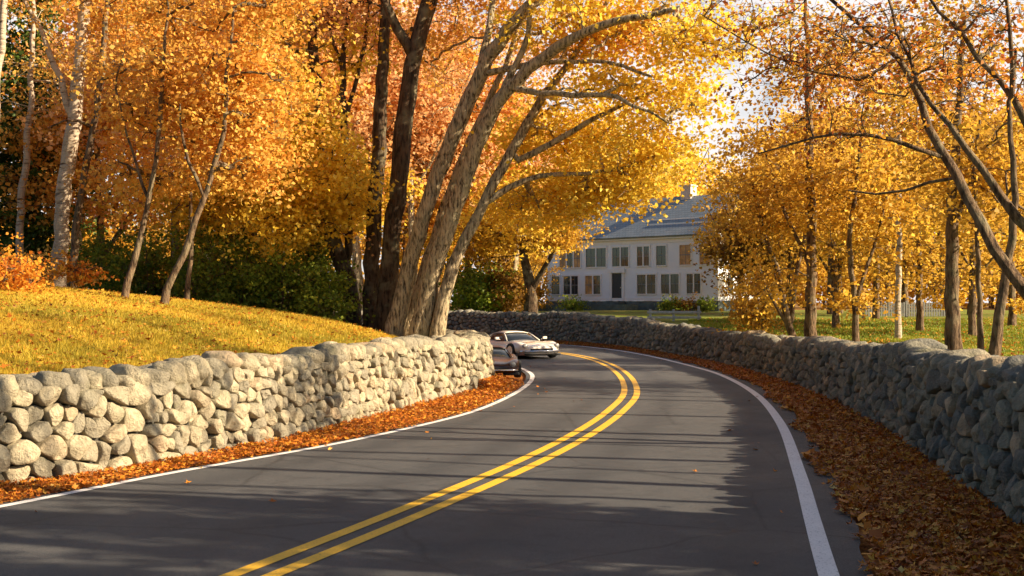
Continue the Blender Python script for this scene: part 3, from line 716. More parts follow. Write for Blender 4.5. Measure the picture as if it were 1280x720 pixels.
# --- the grove on the right lawn
GG = 'slender trees of the golden grove'
px_tree('grove_tree', 'two toned slim tree rising in the grove nearest the house', [[(1013, 420, 34, 15), (1014, 330, 34, 12), (1013, 220, 34, 10), (1010, 120, 34, 8), (1008, 40, 34, 5), (1004, -40, 34, 3)], [(1014, 340, 34, 6), (975, 250, 34.5, 4), (955, 180, 35, 3)]],
        [(1005, 210, 34.8, 90, 100, 2.0, 70), (1000, 70, 34.8, 70, 70, 1.6, 22), (955, 350, 33, 30, 24, 1, 8)], 'bark_brown', 'leaf_amber', 31, GG, ls=.12, nl=75, kr=.008)
px_tree('grove_tree', 'slim many stemmed tree with tilted thin stems left in the grove', [[(992, 418, 36, 9), (975, 350, 36, 7), (955, 290, 36, 5), (940, 230, 36, 4)], [(990, 400, 36, 6), (1000, 320, 36, 5), (1030, 230, 36, 3)], [(988, 410, 36, 6), (962, 370, 36, 4), (948, 330, 36, 3)]],
        [(968, 262, 36.5, 66, 60, 2, 44), (1020, 250, 36.5, 45, 60, 1.6, 16)], 'bark_brown', 'leaf_amber', 32, GG, ls=.12, nl=80, kr=.008)
px_tree('grove_tree', 'forked thin tree in the middle of the grove', [[(1072, 425, 32, 9), (1068, 370, 32, 7), (1062, 300, 32, 6), (1072, 220, 32, 4), (1080, 150, 32, 3)], [(1068, 380, 32, 6), (1095, 300, 32, 4), (1110, 240, 32, 3)]],
        [(1085, 250, 32.5, 75, 80, 1.8, 54), (1060, 370, 32.5, 40, 22, 1, 8)], 'bark_brown', 'leaf_amber', 33, GG, ls=.12, nl=75, kr=.008)
px_tree('birch_tree', 'straight pale bare trunk standing in the grove', [[(1122, 412, 42, 7.5), (1123, 320, 42, 7), (1124, 200, 42, 6), (1125, 100, 42, 6), (1126, 20, 42, 4)]],
        [(1125, 70, 42, 70, 80, 2, 32)], 'bark_birch', 'leaf_amber', 34, ls=.13, nl=60)
px_tree('grove_tree', 'dark straight trunk right of the pale bare one', [[(1191, 436, 25.5, 21), (1190, 360, 25.5, 16), (1189, 280, 25.5, 14), (1194, 200, 25.5, 11), (1200, 110, 25.6, 8), (1206, 20, 25.8, 5)], [(1189, 290, 25.5, 8), (1215, 220, 25.3, 6), (1225, 150, 25.2, 3)]],
        [(1185, 170, 26.4, 80, 70, 1.4, 34), (1215, 30, 26, 80, 60, 1.4, 16)], 'bark_brown', 'leaf_amber', 35, GG, ls=.11, nl=62, kr=.008)
px_tree('grove_tree', 'brown trunk tilting right, close behind the shaded wall', [[(1240, 446, 22.5, 15), (1250, 390, 22.5, 12), (1262, 320, 22.5, 10), (1268, 240, 22.5, 8), (1262, 150, 22.6, 6), (1270, 60, 22.8, 4)]],
        [(1265, 200, 23.8, 60, 80, 1.4, 24)], 'bark_brown', 'leaf_amber', 36, GG, ls=.11, nl=62, kr=.008)
px_tree('grove_tree', 'thin straight trunk between the dark one and the tilting one', [[(1226, 438, 25, 9), (1225, 380, 25, 7), (1222, 300, 25, 6), (1218, 220, 25, 4)]],
        [(1222, 240, 26, 45, 70, 1.6, 30)], 'bark_brown', 'leaf_amber', 37, GG, ls=.11, nl=62, kr=.008)
px_tree('bronze_tree', 'bushy bronze brown tree covering the end wall of the white house', [[(958, 402, 56, 10), (950, 350, 56, 8), (938, 300, 56, 5), (930, 270, 56, 3)]],
        [(933, 310, 56, 26, 44, 1.6, 46), (958, 285, 57, 30, 30, 2, 28)], 'bark_dark', 'leaf_brown', 38, ls=.16, nl=120, cr=.7)
px_tree('small_maple', 'small dark stemmed maple before the left end of the white house', [[(664, 386, 66, 17), (662, 350, 66, 13), (655, 320, 66, 10), (650, 280, 66, 7), (648, 240, 66, 4)], [(663, 365, 66, 9), (680, 335, 65.5, 6), (700, 300, 65, 4), (712, 280, 65, 2)]],
        [(650, 265, 66, 58, 42, 2.5, 90), (696, 290, 65, 26, 20, 1.2, 22), (610, 290, 67, 30, 40, 2, 30)], 'bark_dark', 'leaf_amber', 39, ls=.17, nl=110, cr=.7, kr=.02)

# --- bushes
def bush(name, label, px, py, Y, wpx, hpx, dep, leafm, seed, group, n=34, nl=110, ls=.09, cat='bush', cr=.33, stem=.03):
    r_ = np.random.default_rng(seed); b = W(px, py, Y); b[2] = gz(b[0], b[1])
    w, h = wpx / F * Y, max(.5, (378 - (py - hpx)) / F * Y + EYE - b[2])
    gs = [(np.array([(0, 0, 0), (.03, 0, h * .35), (0, .02, h * .7)]), np.array([stem, stem * .8, stem * .4]))]
    for a in range(4):
        an = a * 1.57 + r_.uniform(0, 1); gs.append((np.array([(0, 0, .1), (math.cos(an) * w * .2, math.sin(an) * dep * .3, h * .4), (math.cos(an) * w * .33, math.sin(an) * dep * .5, h * .7)]), np.array([stem * .6, stem * .5, stem * .3])))
    q = ell(r_, 0, 0, h * .48, w * .5, dep, h * .52, n * 2); q = q[q[:, 2] > .1][:n]
    wood, leaves = tree_meshes(gs, q, r_, nl=nl, cr=cr, ls=ls, bf=.2, flatn=.8, flare=False)
    return make_tree(name, label, cat, wood, leaves, 'bark_brown', leafm, tuple(b), group, 'foliage')
BG = 'green bushes along the back of the lawn'
blabels = ['dark green bush behind the pale birch', 'green bush between the birch and the leaning trees', 'bushy green shrub behind the left leaning tree', 'low green shrub right of the right leaning tree',
           'bright green shrub in the middle of the bush row', 'leafy yellow-green bush left of the trunk clump', 'round sunlit green bush against the dark clump trunks', 'tall dark green bush standing behind the bush row', 'rearmost dark green bush near the leaning clump']
for k, (px, py, Y, w_, h_) in enumerate([(108, 350, 33, 70, 70), (150, 362, 32, 70, 75), (190, 368, 31, 75, 85), (250, 376, 30, 75, 80), (300, 384, 29, 70, 88), (352, 392, 28.6, 72, 92), (402, 404, 28.2, 62, 80), (262, 360, 33, 110, 95), (385, 372, 30.8, 100, 100)]):
    bush('green_bush', blabels[k], px, py, Y, w_, h_, 1.0 if k < 7 else 1.6, 'leaf_green', 50 + k, BG, 34 if k < 7 else 46, nl=120, ls=.085)
bush('red_shrub', 'red and orange shrub at the left frame edge', 10, 388, 23, 84, 52, .9, 'leaf_red', 71, None, 26, nl=110, ls=.075, cat='shrub')
bush('red_shrub', 'small orange-red shrub at the foot of the pale birch', 97, 345, 26.5, 42, 26, .5, 'leaf_red', 72, None, 10, nl=80, ls=.07, cr=.18, cat='shrub', stem=.015)
bush('orange_shrub', 'orange shrub behind the big red one', 42, 352, 28, 70, 36, .7, 'leaf_orange', 73, None, 20, nl=90, ls=.08, cat='shrub')
bush('yellow_shrub', 'low yellow leaved shrub at the left of the grove', 948, 416, 38, 56, 66, .9, 'leaf_amber', 74, None, 24, nl=90, ls=.11, cat='shrub', cr=.4)
bush('yellow_shrub', 'yellow shrub at the left end of the white house', 664, 384, 104, 28, 48, 1.4, 'leaf_amber', 75, None, 40, nl=90, ls=.2, cr=.7, cat='shrub')
hl = ['dark green hedge bush right beside the clump over the far wall', 'green hedge bush in the middle behind the far wall', 'dim hedge bush next to the small dark maple']
for k, px in enumerate((585, 610, 635)):
    bush('hedge_bush', hl[k], px, 392, 68, 42, 62, 1.8, 'leaf_green' if k < 2 else 'leaf_brown', 80 + k, 'dark hedge bushes behind the far wall', 34, nl=100, ls=.17, cr=.6)

# --- conifers, dark, at the left
def conifer(label, px, Y, h, seed, rad=2.6):
    r_ = np.random.default_rng(seed); b = W(px, 360, Y); b[2] = gz(b[0], b[1])
    cl = []
    z = 1.2
    while z < h:
        k = int(9 * (1 - z / h) + 4); rr = rad * (1 - z / h) ** .8
        for a in r_.uniform(0, 6.28, k):
            for q in np.linspace(.35, 1, max(1, int(rr / .7))):
                cl.append((math.cos(a) * rr * q, math.sin(a) * rr * q, z - .25 * q * rr + r_.normal() * .1))
        z += .5
    gs = [(np.array([(0, 0, 0), (0, .05, h * .5), (0, 0, h)]), np.array([.2, .13, .03]))]
    wood, leaves = tree_meshes(gs, np.array(cl), r_, nl=60, cr=.36, ls=.13, bf=.9, flatn=.35, twig=False, kr=.008)
    return make_tree('pine_tree', label, 'tree', wood, leaves, 'bark_dark', 'needle_green', tuple(b), 'dark pines behind the lawn')
conifer('tall dark pine at the left frame edge', -20, 35, 13, 91)
conifer('dark pine between the frame edge and the pale birch', 42, 35.5, 12, 92)
conifer('dim pine far behind the two leaning trees', 300, 33, 6, 93, 2.2)

# --- background trees: a few kinds, copied
def generic(seed, H, rad, ntot, nl, ls, cr, zlow=.28):
    r_ = np.random.default_rng(seed)
    lean = r_.normal(size=2) * .4
    P = np.array([(0, 0, 0), (lean[0] * .3, lean[1] * .3, H * .3), (lean[0] * .6, lean[1] * .6, H * .62), (lean[0], lean[1], H * .95)])
    gs = [(P, np.array([.17, .13, .08, .025]))]
    for k in range(4):
        a = r_.uniform(0, 6.28); z0 = H * r_.uniform(.2, .5); L = rad * r_.uniform(.5, .8)
        p0 = np.array([np.interp(z0, P[:, 2], P[:, 0]), np.interp(z0, P[:, 2], P[:, 1]), z0])
        gs.append((np.array([p0, p0 + (math.cos(a) * L * .5, math.sin(a) * L * .5, L * .7), p0 + (math.cos(a) * L, math.sin(a) * L, L * 1.6)]), np.array([.07, .05, .02])))
    blobs = []
    for k in range(7):
        a = k * 2.4 + r_.uniform(0, 1); q = rad * r_.uniform(.3, .62); zz = H * r_.uniform(zlow + .12, .86)
        blobs.append(ell(r_, math.cos(a) * q, math.sin(a) * q, zz, rad * .5, rad * .5, H * .15, ntot // 7))
    return tree_meshes(gs, np.concatenate(blobs), r_, nl=nl, cr=cr, ls=ls, minr=.01, kr=.012)
protos = {}
for key, args, bark, leafm in (('o', (201, 12, 4.2, 120, 95, .16, .62), 'bark_brown', 'leaf_orange'), ('p', (202, 13, 4.2, 110, 85, .16, .62), 'bark_grey', 'leaf_peach'),
                               ('g', (203, 11, 4.4, 130, 100, .17, .62), 'bark_brown', 'leaf_gold'), ('a', (204, 11, 4.2, 84, 70, .17, .62, .15), 'bark_brown', 'leaf_amber')):
    w_, l_ = generic(*args)
    protos[key] = (mesh_np('trunk', w_[0], w_[1], 4, True), mesh_np('crown', l_[0], np.arange(len(l_[0])), 4, False, {'tint': ('POINT', l_[1])}))
    protos[key][0].materials.append(M[bark]); protos[key][1].materials.append(M[leafm])
def bgtree(key, px, Y, hs, label, group, name='woodland_tree', xs_=None):
    x = (px - 640) / F * Y; rr = random.Random(int(px * 7 + Y))
    root = empty(name, (x, Y, gz(x, Y) - .1), rr.uniform(0, 6.28)); s_ = hs / 12.; root.scale = (s_ * (xs_ or 1), s_ * (xs_ or 1), s_)
    tag(root, label, 'tree', group)
    link('trunk', protos[key][0], None, root); link('crown', protos[key][1], None, root)
WG = 'autumn trees behind the lawn'
for key, px, Y, hs, lb in [('o', 130, 35, 10, 'orange tree behind the crooked thin trunk'), ('p', 215, 33.7, 10.5, 'peach orange tree behind the two leaning lawn trees'),
                           ('g', 290, 32.5, 8.5, 'golden tree behind the right leaning lawn tree'), ('o', 350, 66, 20, 'tall orange tree filling the gap left of the clump'), ('g', 395, 30.6, 8, 'golden tree directly behind the leftmost dark trunk'),
                           ('p', 450, 67, 20, 'peach tree seen between the dark clump trunks'), ('p', 520, 66, 17, 'pinkish orange tree seen between dark and grey trunks'), ('o', 582, 70, 18, 'orange tree behind the leaning grey trunks'),
                           ('p', 640, 73, 16, 'peach tree behind the arching grey branches'), ('o', 90, 66, 21, 'tallest orange tree behind the birch'), ('p', 260, 67, 20, 'far peach tree high behind the left lawn'), ('p', 170, 68, 20, 'far orange pink tree left of the far peach one'), ('p', 400, 72, 21, 'far peach tree behind the leftmost dark trunk'), ('g', 545, 76, 20, 'high golden tree behind the fork of the thick dark trunk'), ('o', 490, 74, 21, 'orange crown high between the two tall dark trunks')]:
    bgtree(key, px, Y, hs, lb, WG)
HG = 'trees round the white house'
for key, px, Y, hs, lb in [('g', 610, 84, 14, 'golden tree at the left rear of the white house'), ('g', 690, 118, 22, 'golden tree behind the left half of the house roof'), ('g', 762, 122, 25, 'tall golden tree behind the middle of the house roof'),
                           ('g', 830, 120, 22, 'golden tree behind the chimney'), ('g', 890, 124, 19, 'golden tree behind the right end of the roof'), ('a', 955, 118, 14, 'amber tree far behind the bronze bushy one'),
                           ('a', 925, 80, 10, 'amber tree between the house end and the grove'), ('g', 725, 96, 9, 'golden tree close before the left roof')][:7]:
    bgtree(key, px, Y, hs, lb, HG)
bgtree('a', 655, 92, 9, 'amber tree just left of the white house end', HG); bgtree('g', 560, 74, 11, 'golden tree seen between the leaning trunks and the house', HG); bgtree('a', 622, 98, 8, 'small amber tree low behind the hedge bushes', HG)
bgtree('o', 500, 70, 11, 'orange tree far behind the dark trunk clump', WG)
RG = 'background trees of the golden grove'
for key, px, Y, hs, lb in [('a', 985, 56, 11, 'amber tree behind the many stemmed one'), ('a', 1045, 50, 10.5, 'amber tree behind the forked thin tree'), ('g', 1095, 60, 12, 'golden tree behind the pale bare trunk'), ('a', 1150, 48, 10.5, 'amber tree right of the pale bare trunk'),
                           ('a', 1215, 44, 10, 'amber tree behind the dark straight trunk'), ('g', 1265, 52, 12, 'golden tree behind the tilting brown trunk'), ('a', 1300, 36, 9.5, 'amber tree at the right frame edge behind the wall'), ('a', 1180, 72, 12, 'distant amber tree beyond the grove lawn'),
                           ('g', 1050, 84, 12, 'distant golden tree beyond the grove'), ('a', 1110, 92, 13, 'furthest amber tree seen past the pale trunk'), ('a', 955, 90, 17, 'tall amber tree high behind the bronze bushy one'), ('o', 1040, 80, 19, 'tall orange crown rising behind the slim trees nearest the house'), ('a', 1130, 84, 20, 'tall amber crown rising behind the pale bare trunk'), ('o', 1215, 78, 19, 'tall orange crown behind the dark straight trunk'), ('a', 1290, 74, 19, 'tall amber crown high at the right frame edge')]:
    bgtree(key, px, Y, hs, lb, RG)
# trees whose shadows cross the road, standing right of the wall outside the frame
SG = 'trees beyond the right end of the shaded wall'
for k, (x, Y, h, r0) in enumerate([(8.0, 7.1, 11, .30), (9.4, 7.3, 10.5, .27), (8.6, 8.9, 10, .08), (10.2, 10.2, 11, .11), (11.5, 4.4, 11, .22), (9.0, 6.0, 10, .2), (11, 12.0, 10.5, .09), (12.5, 14.4, 11, .12), (13, 17.2, 11, .10), (10.5, 9.0, 10, .07), (9.3, 5.1, 6.8, .1), (8.4, 8.15, 6.4, .08), (10.4, 7.9, 10.5, .24), (13.8, 20.2, 11, .1), (12.2, 10.6, 10, .06), (11.6, 13.2, 10, .05), (12.8, 24.0, 11, .11), (8.9, 7.6, 6.2, .07), (10.0, 6.4, 7.5, .08)]):
    r_ = np.random.default_rng(300 + k)
    P = np.array([(0, 0, 0), (r_.normal() * .08, r_.normal() * .08, h * .4), (r_.normal() * .25, r_.normal() * .2, h * .75), (r_.normal() * .4, r_.normal() * .3, h)])
    cl = ell(r_, 0, 0, h * .97, 1.6, 1.2, h * .13, 12) if h > 8 else ell(r_, 0, 0, h * .6, 1.3, .9, h * .36, 46, 1.6)
    wood, leaves = tree_meshes([(P, np.array([r0, r0 * .8, r0 * .55, .03]))], cl, r_, nl=28 if h > 8 else 95, cr=.4, ls=.1, kr=.008)
    make_tree('roadside_tree', 'sparse slender tree standing outside the shaded wall', 'tree', wood, leaves, 'bark_brown', 'leaf_amber', (x, Y, gz(x, Y) - .05), SG)
# far woods, one mass
r_ = np.random.default_rng(99); Vs = []; T = []; WV = []; WF = []; b = 0
for k in range(150):
    an = r_.uniform(-.75, .75); d = r_.uniform(128, 175); x, y = math.sin(an) * d, math.cos(an) * d
    h = r_.uniform(9, 15) * (1 if x < 8 else .8); n = 900
    q = r_.normal(size=(14, 3)) * (2.2, 2.2, h * .2) + (x, y, 1.2 + h * .5); pk = r_.integers(0, 14, n)
    Cc = q[pk] + r_.normal(size=(n, 3)) * (.9, .9, .7); Cc = Cc[Cc[:, 2] > .9]
    LV, LT = leaf_quads(Cc, .55, r_, np.clip(r_.uniform(0, 1) * .6 + r_.uniform(0, .4, len(Cc)), 0, 1)); Vs.append(LV); T.append(LT)
    V, Fq = tube_arrays(np.array([(x, y, .5), (x, y, h * .8)]), np.array([.2, .08]), 5); WV.append(V); WF.append(Fq + b); b += len(V)
fw = link('distant_woods', mesh_np('distant_woods', np.concatenate(Vs), np.arange(sum(len(v) for v in Vs)), 4, False, {'tint': ('POINT', np.concatenate(T))}), M['leaf_amber'])
tag(fw, 'distant wood in autumn colour behind everything', 'woods', kind='stuff')
fo = link('distant_trunks', mesh_np('distant_trunks', np.concatenate(WV), np.concatenate(WF), 4, True), M['bark_brown'], fw); fo['kind'] = 'stuff'

# ------------------------------------------------------------------ the white house
M['clap'] = (lambda: None)()
m, nt, p, out = new_mat('white_clapboard'); M['clap'] = m
mp = nt.nodes.new('ShaderNodeSeparateXYZ'); nt.links.new(objco(nt), mp.inputs[0])
sw = N(nt, 'ShaderNodeMath', operation='MULTIPLY'); sw.inputs[1].default_value = 1 / .13; nt.links.new(mp.outputs[2], sw.inputs[0])
fr = N(nt, 'ShaderNodeMath', operation='FRACT'); nt.links.new(sw.outputs[0], fr.inputs[0])
nt.links.new(ramp(nt, noise(nt, 1.2, 4), [(.3, (.78, .82, .87)), (.7, (.84, .87, .91))]), p.inputs['Base Color']); p.inputs['Roughness'].default_value = .6
bump(nt, fr.outputs[0], p, .6, -.02)
M['trim'] = flat('white_trim', (.80, .80, .80), .5, var=.04)
m, nt, p, out = new_mat('slate_roof'); M['roof'] = m
bk = N(nt, 'ShaderNodeTexBrick', Scale=1.0); bk.inputs['Brick Width'].default_value = .3; bk.inputs['Row Height'].default_value = .22; bk.inputs['Mortar Size'].default_value = .012
bk.inputs['Color1'].default_value = (.21, .25, .28, 1); bk.inputs['Color2'].default_value = (.26, .30, .33, 1); bk.inputs['Mortar'].default_value = (.07, .08, .09, 1)
mpp = nt.nodes.new('ShaderNodeMapping'); mpp.inputs['Scale'].default_value = (1, 1, 1); nt.links.new(objco(nt), mpp.inputs[0]); nt.links.new(mpp.outputs[0], bk.inputs['Vector'])
c = mixc(nt, ramp(nt, noise(nt, .8, 5), [(.4, (0, 0, 0)), (.7, (.5, .5, .5))]), bk.outputs[0], (.31, .34, .35))
nt.links.new(c, p.inputs['Base Color']); p.inputs['Roughness'].default_value = .7; bump(nt, bk.outputs[1], p, .4, -.02)
def glass_mat(name, c, rough=.08):
    m, nt, p, out = new_mat(name); nt.links.new(ramp(nt, noise(nt, .9, 2), [(.4, tuple(x * .6 for x in c)), (.7, c)]), p.inputs['Base Color'])
    p.inputs['Roughness'].default_value = rough; p.inputs['Specular IOR Level'].default_value = .8; return m
M['pane'] = glass_mat('window_glass', (.035, .05, .06))
M['warm_reflection'] = flat('amber_window_reflection', (.46, .25, .09), .35, var=.5, scale=2)  # warm reflection in some window panes, put into their base colour
M['found'] = flat('foundation_stone', (.10, .13, .125), .9, var=.35, scale=2.5)
M['sash'] = flat('grey_sash', (.16, .18, .20), .5)
M['door'] = flat('dark_door', (.02, .025, .035), .5)
M['chim'] = flat('painted_chimney', (.62, .52, .44), .8, var=.2, scale=5)

Rc = np.array([16.3, 95.0]); Lc = np.array([3.2, 107.0])
Wd = float(np.linalg.norm(Rc - Lc)); ang = math.atan2(Rc[1] - Lc[1], Rc[0] - Lc[0]); DEP = 7.2
house = empty('white_house', (float(Lc[0]), float(Lc[1]), 0), ang)
tag(house, 'long white two storey house with a slate roof beyond the bend', 'house')
# local: x along the facade from left, y into the house
def fx(px):      # facade coordinate seen at photo column px
    u = (px - 640) / F; d = Rc - Lc
    t = (u * Lc[1] - Lc[0]) / (d[0] - u * d[1]); return t * Wd
def fz(px, py):
    t = fx(px) / Wd; q = Lc + (Rc - Lc) * t; return float(W(px, py, q[1])[2])
Z0, ZE, ZR = 2.05, 7.55, 10.75
b = MB()
b.poly([(0, 0, Z0), (Wd, 0, Z0), (Wd, 0, ZE), (0, 0, ZE)]); b.poly([(0, DEP, Z0), (0, DEP, ZE), (Wd, DEP, ZE), (Wd, DEP, Z0)])
for x, flip in ((0, 1), (Wd, 0)):
    q = [(x, 0, Z0), (x, DEP, Z0), (x, DEP, ZE), (x, DEP / 2, ZR - .12), (x, 0, ZE)]; b.poly(q[::-1] if flip else q)
b.build('wall', M['clap'], house)
def slab(name, pts, th, mat):
    b = MB(); n0 = (Vector(pts[1]) - Vector(pts[0])).cross(Vector(pts[3]) - Vector(pts[0])).normalized() * th
    lo = [Vector(q) for q in pts]; hi = [q + n0 for q in lo]
    b.poly(lo[::-1]); b.poly(hi)
    for i in range(4): b.poly([lo[i], lo[(i + 1) % 4], hi[(i + 1) % 4], hi[i]])
    return b.build(name, mat, house)
sl = (ZR - ZE) / (DEP / 2); ov = .35
roof = slab('roof', [(-.3, -ov, ZE - ov * sl), (Wd + .3, -ov, ZE - ov * sl), (Wd + .3, DEP / 2, ZR), (-.3, DEP / 2, ZR)], .16, M['roof'])
slab('roof', [(Wd + .3, DEP + ov, ZE - ov * sl), (-.3, DEP + ov, ZE - ov * sl), (-.3, DEP / 2, ZR), (Wd + .3, DEP / 2, ZR)], .16, M['roof'])
for zz in (.35, .62):       # snow rails on the right half of the slope
    b = MB(); y = zz * DEP / 4; z = ZE + sl * y + .2
    b.box((Wd * .60, y, z), (Wd * .98, y + .1, z + .09)); b.build('snow_rail', M['trim'], house)
b = MB(); b.box((-.05, -.28, ZE - .42), (Wd + .05, -.02, ZE - .2)); b.box((-.05, -.05, ZE - .75), (Wd + .05, -.022, ZE - .425)); b.build('cornice', M['trim'], house)
b = MB()
for x in (-.04, Wd - .22): b.box((x, -.045, Z0), (x + .26, -.003, ZE - .76))
b.box((.23, -.06, Z0 - .02), (Wd - .23, -.003, Z0 + .22)); b.build('corner_board', M['trim'], house)
for x in (-.31, Wd + .165):  # rake boards on the gables
    b = MB(); 
    for a, c_ in (((-ov, ZE - ov * sl - .28), (DEP / 2, ZR - .26)), ((DEP + ov, ZE - ov * sl - .28), (DEP / 2, ZR - .26))):
        b.poly([(x + .12, a[0], a[1]), (x + .12, c_[0], c_[1]), (x + .12, c_[0], c_[1] + .26), (x + .12, a[0], a[1] + .26)])
    o = b.build('rake_board', M['trim'], house); md = o.modifiers.new('s', 'SOLIDIFY'); md.thickness = .04
b = MB(); b.box((-.1, -.12, .3), (Wd + .1, DEP + .1, Z0 - .03)); b.build('foundation', M['found'], house)
b = MB(); b.box((.4, -3.2, .4), (Wd * .62, -1.4, 1.72)); o = b.build('terrace', M['found'], house)
xc = fx(830); b = MB(); b.box((xc - .5, DEP / 2 - .45, ZR - .8), (xc + .5, DEP / 2 + .45, ZR + .9)); b.box((xc - .58, DEP / 2 - .53, ZR + .903), (xc + .58, DEP / 2 + .53, ZR + 1.05)); b.build('chimney', M['chim'], house)
xc2 = fx(745); b = MB(); b.box((xc2 - .5, DEP / 2 - .45, ZR - .8), (xc2 + .5, DEP / 2 + .45, ZR + 1.0)); b.build('chimney', M['chim'], house)
def window(x0, x1, z0, z1, n, warm, shutters=False, axis='f'):
    f = MB(); t = .085
    def P(a, d, z): return (a, -d, z) if axis == 'f' else (Wd + d, a, z)
    def bx(a0, a1, d0, d1, q0, q1, mb):
        lo, hi = P(a0, d1, q0), P(a1, d0, q1); mb.box(tuple(min(i, j) for i, j in zip(lo, hi)), tuple(max(i, j) for i, j in zip(lo, hi)))
    bx(x0 - t, x1 + t, .004, .09, z1, z1 + t * 1.6, f); bx(x0 - t, x1 + t, .004, .11, z0 - t, z0, f)
    bx(x0 - t, x0, .004, .085, z0, z1, f); bx(x1, x1 + t, .004, .085, z0, z1, f)
    w = (x1 - x0) / n
    for k in range(1, n): bx(x0 + w * k - .06, x0 + w * k + .06, .004, .08, z0, z1, f)
    fo = f.build('window', M['trim'], house)
    for k in range(n):
        a0 = x0 + w * k + (.06 if k else 0); a1 = x0 + w * (k + 1) - (.06 if k < n - 1 else 0)
        g = MB(); bx(a0, a1, .005, .02, z0, z1, g); g.build('pane', M['warm_reflection'] if warm == 2 or (warm == 1 and k % 2 == 0) else M['pane'], fo)
        g = MB(); zm = (z0 + z1) / 2; bx(a0, a1, .021, .05, zm - .035, zm + .035, g)
        am = (a0 + a1) / 2; bx(am - .014, am + .014, .021, .038, z0, zm - .036, g); bx(am - .014, am + .014, .021, .038, zm + .036, z1, g)
        g.build('sash', M['sash'], fo)
U0, U1, D0, D1 = 4.95, 6.55, 2.62, 4.2
for a, c_, n, wm in [(700, 726, 3, 1), (733, 758, 2, 0), (766, 786, 2, 0), (797, 812, 2, 0), (821, 833, 1, 0), (850, 864, 1, 2), (875, 888, 1, 2)]:
    window(fx(a), fx(c_), U0, U1, n, wm)
for a, c_, n, wm in [(690, 700, 1, 0), (705, 723, 2, 0), (732, 751, 2, 1), (797, 820, 2, 0), (827, 849, 2, 0), (859, 876, 2, 0)]:
    window(fx(a), fx(c_), D0, D1, n, wm)
for a in (1.3, 3.0, 4.9):
    window(a, a + .8, U0, U1, 1, 0, axis='g'); window(a, a + .8, D0, D1, 1, 0, axis='g')
# door with surround
x0, x1 = fx(765.5), fx(778)
b = MB(); b.box((x0, -.03, Z0 + .1), (x1, -.005, 4.35)); dr_ = b.build('door', M['door'], house)
b = MB(); b.box((x0 - .22, -.12, Z0), (x0, -.004, 4.4)); b.box((x1, -.12, Z0), (x1 + .22, -.004, 4.4)); b.box((x0 - .35, -.25, 4.403), (x1 + .35, -.004, 4.72)); b.build('door_frame', M['trim'], dr_)
b = MB(); b.box((x0 - .4, -1.1, .9), (x1 + .4, -.125, Z0 - .05)); b.box((x0 - .4, -1.4, .9), (x1 + .4, -1.103, 1.7)); b.build('doorstep', M['found'], house)
b = MB()   # knob
b.box((x1 - .18, -.08, 3.1), (x1 - .1, -.031, 3.2)); b.build('handle', M['chim'], dr_)
# hedge along the foundation, beyond the terrace
for k, (px, lb) in enumerate([(838, 'low clipped shrub left of the house corner'), (858, 'low shrub beneath the right ground floor windows'), (880, 'low shrub at the near corner of the house'), (715, 'low shrub under the left end windows of the house')]):
    bush('foundation_shrub', lb, px, 389, 92 if px > 800 else 99, 22, 13, 1.0, 'leaf_green' if k != 1 else 'leaf_brown', 120 + k, 'shrubs at the foot of the house', 16, nl=60, ls=.16, cr=.4, cat='shrub')

# low pale timber rail on the lawn before the house
M['palewood'] = flat('weathered_pale_wood', (.42, .43, .40), .8, var=.25, scale=8)
M['greywood'] = flat('weathered_grey_wood', (.19, .19, .175), .8, var=.25, scale=8)
rail = empty('rail_fence', tuple(W(842, 402, 57)[:2]) + (gz(*W(842, 402, 57)[:2]),), R(-8)); tag(rail, 'low weathered pale rail behind the wall below the house', 'fence')
b = MB(); b.box((-1.25, -.03, .36), (1.3, .03, .48)); b.build('rail', M['palewood'], rail, bevel=.01)
b = MB(); b.box((-1.25, -.03, .12), (1.3, .03, .22)); b.build('rail', M['palewood'], rail, bevel=.01)
for x in (-1.1, 0, 1.18):
    b = MB(); b.box((x - .06, .031, -.2), (x + .06, .14, .56 if x < 1 else .72)); b.build('post', M['palewood'], rail, bevel=.01)
# pale picket fence far behind the grove
fen = empty('picket_fence', tuple(W(1134, 405, 66)[:2]) + (gz(*W(1134, 405, 66)[:2]),), R(4)); tag(fen, 'pale grey fence beyond the grove lawn behind the bare trunk', 'fence')
b = MB(); b.box((-2.4, 0, .3), (2.4, .04, .4)); b.box((-2.4, 0, .62), (2.4, .04, .7)); b.build('rail', M['greywood'], fen)
b = MB()
for k in range(34): x = -2.35 + k * .142; b.box((x, -.03, .05), (x + .09, -.003, (.80 + .03 * (k % 2))))
b.build('pickets', M['greywood'], fen)
for x in (-2.45, 0, 2.4):
    b = MB(); b.box((x - .06, .045, -.2), (x + .06, .16, .9)); b.build('post', M['greywood'], fen)

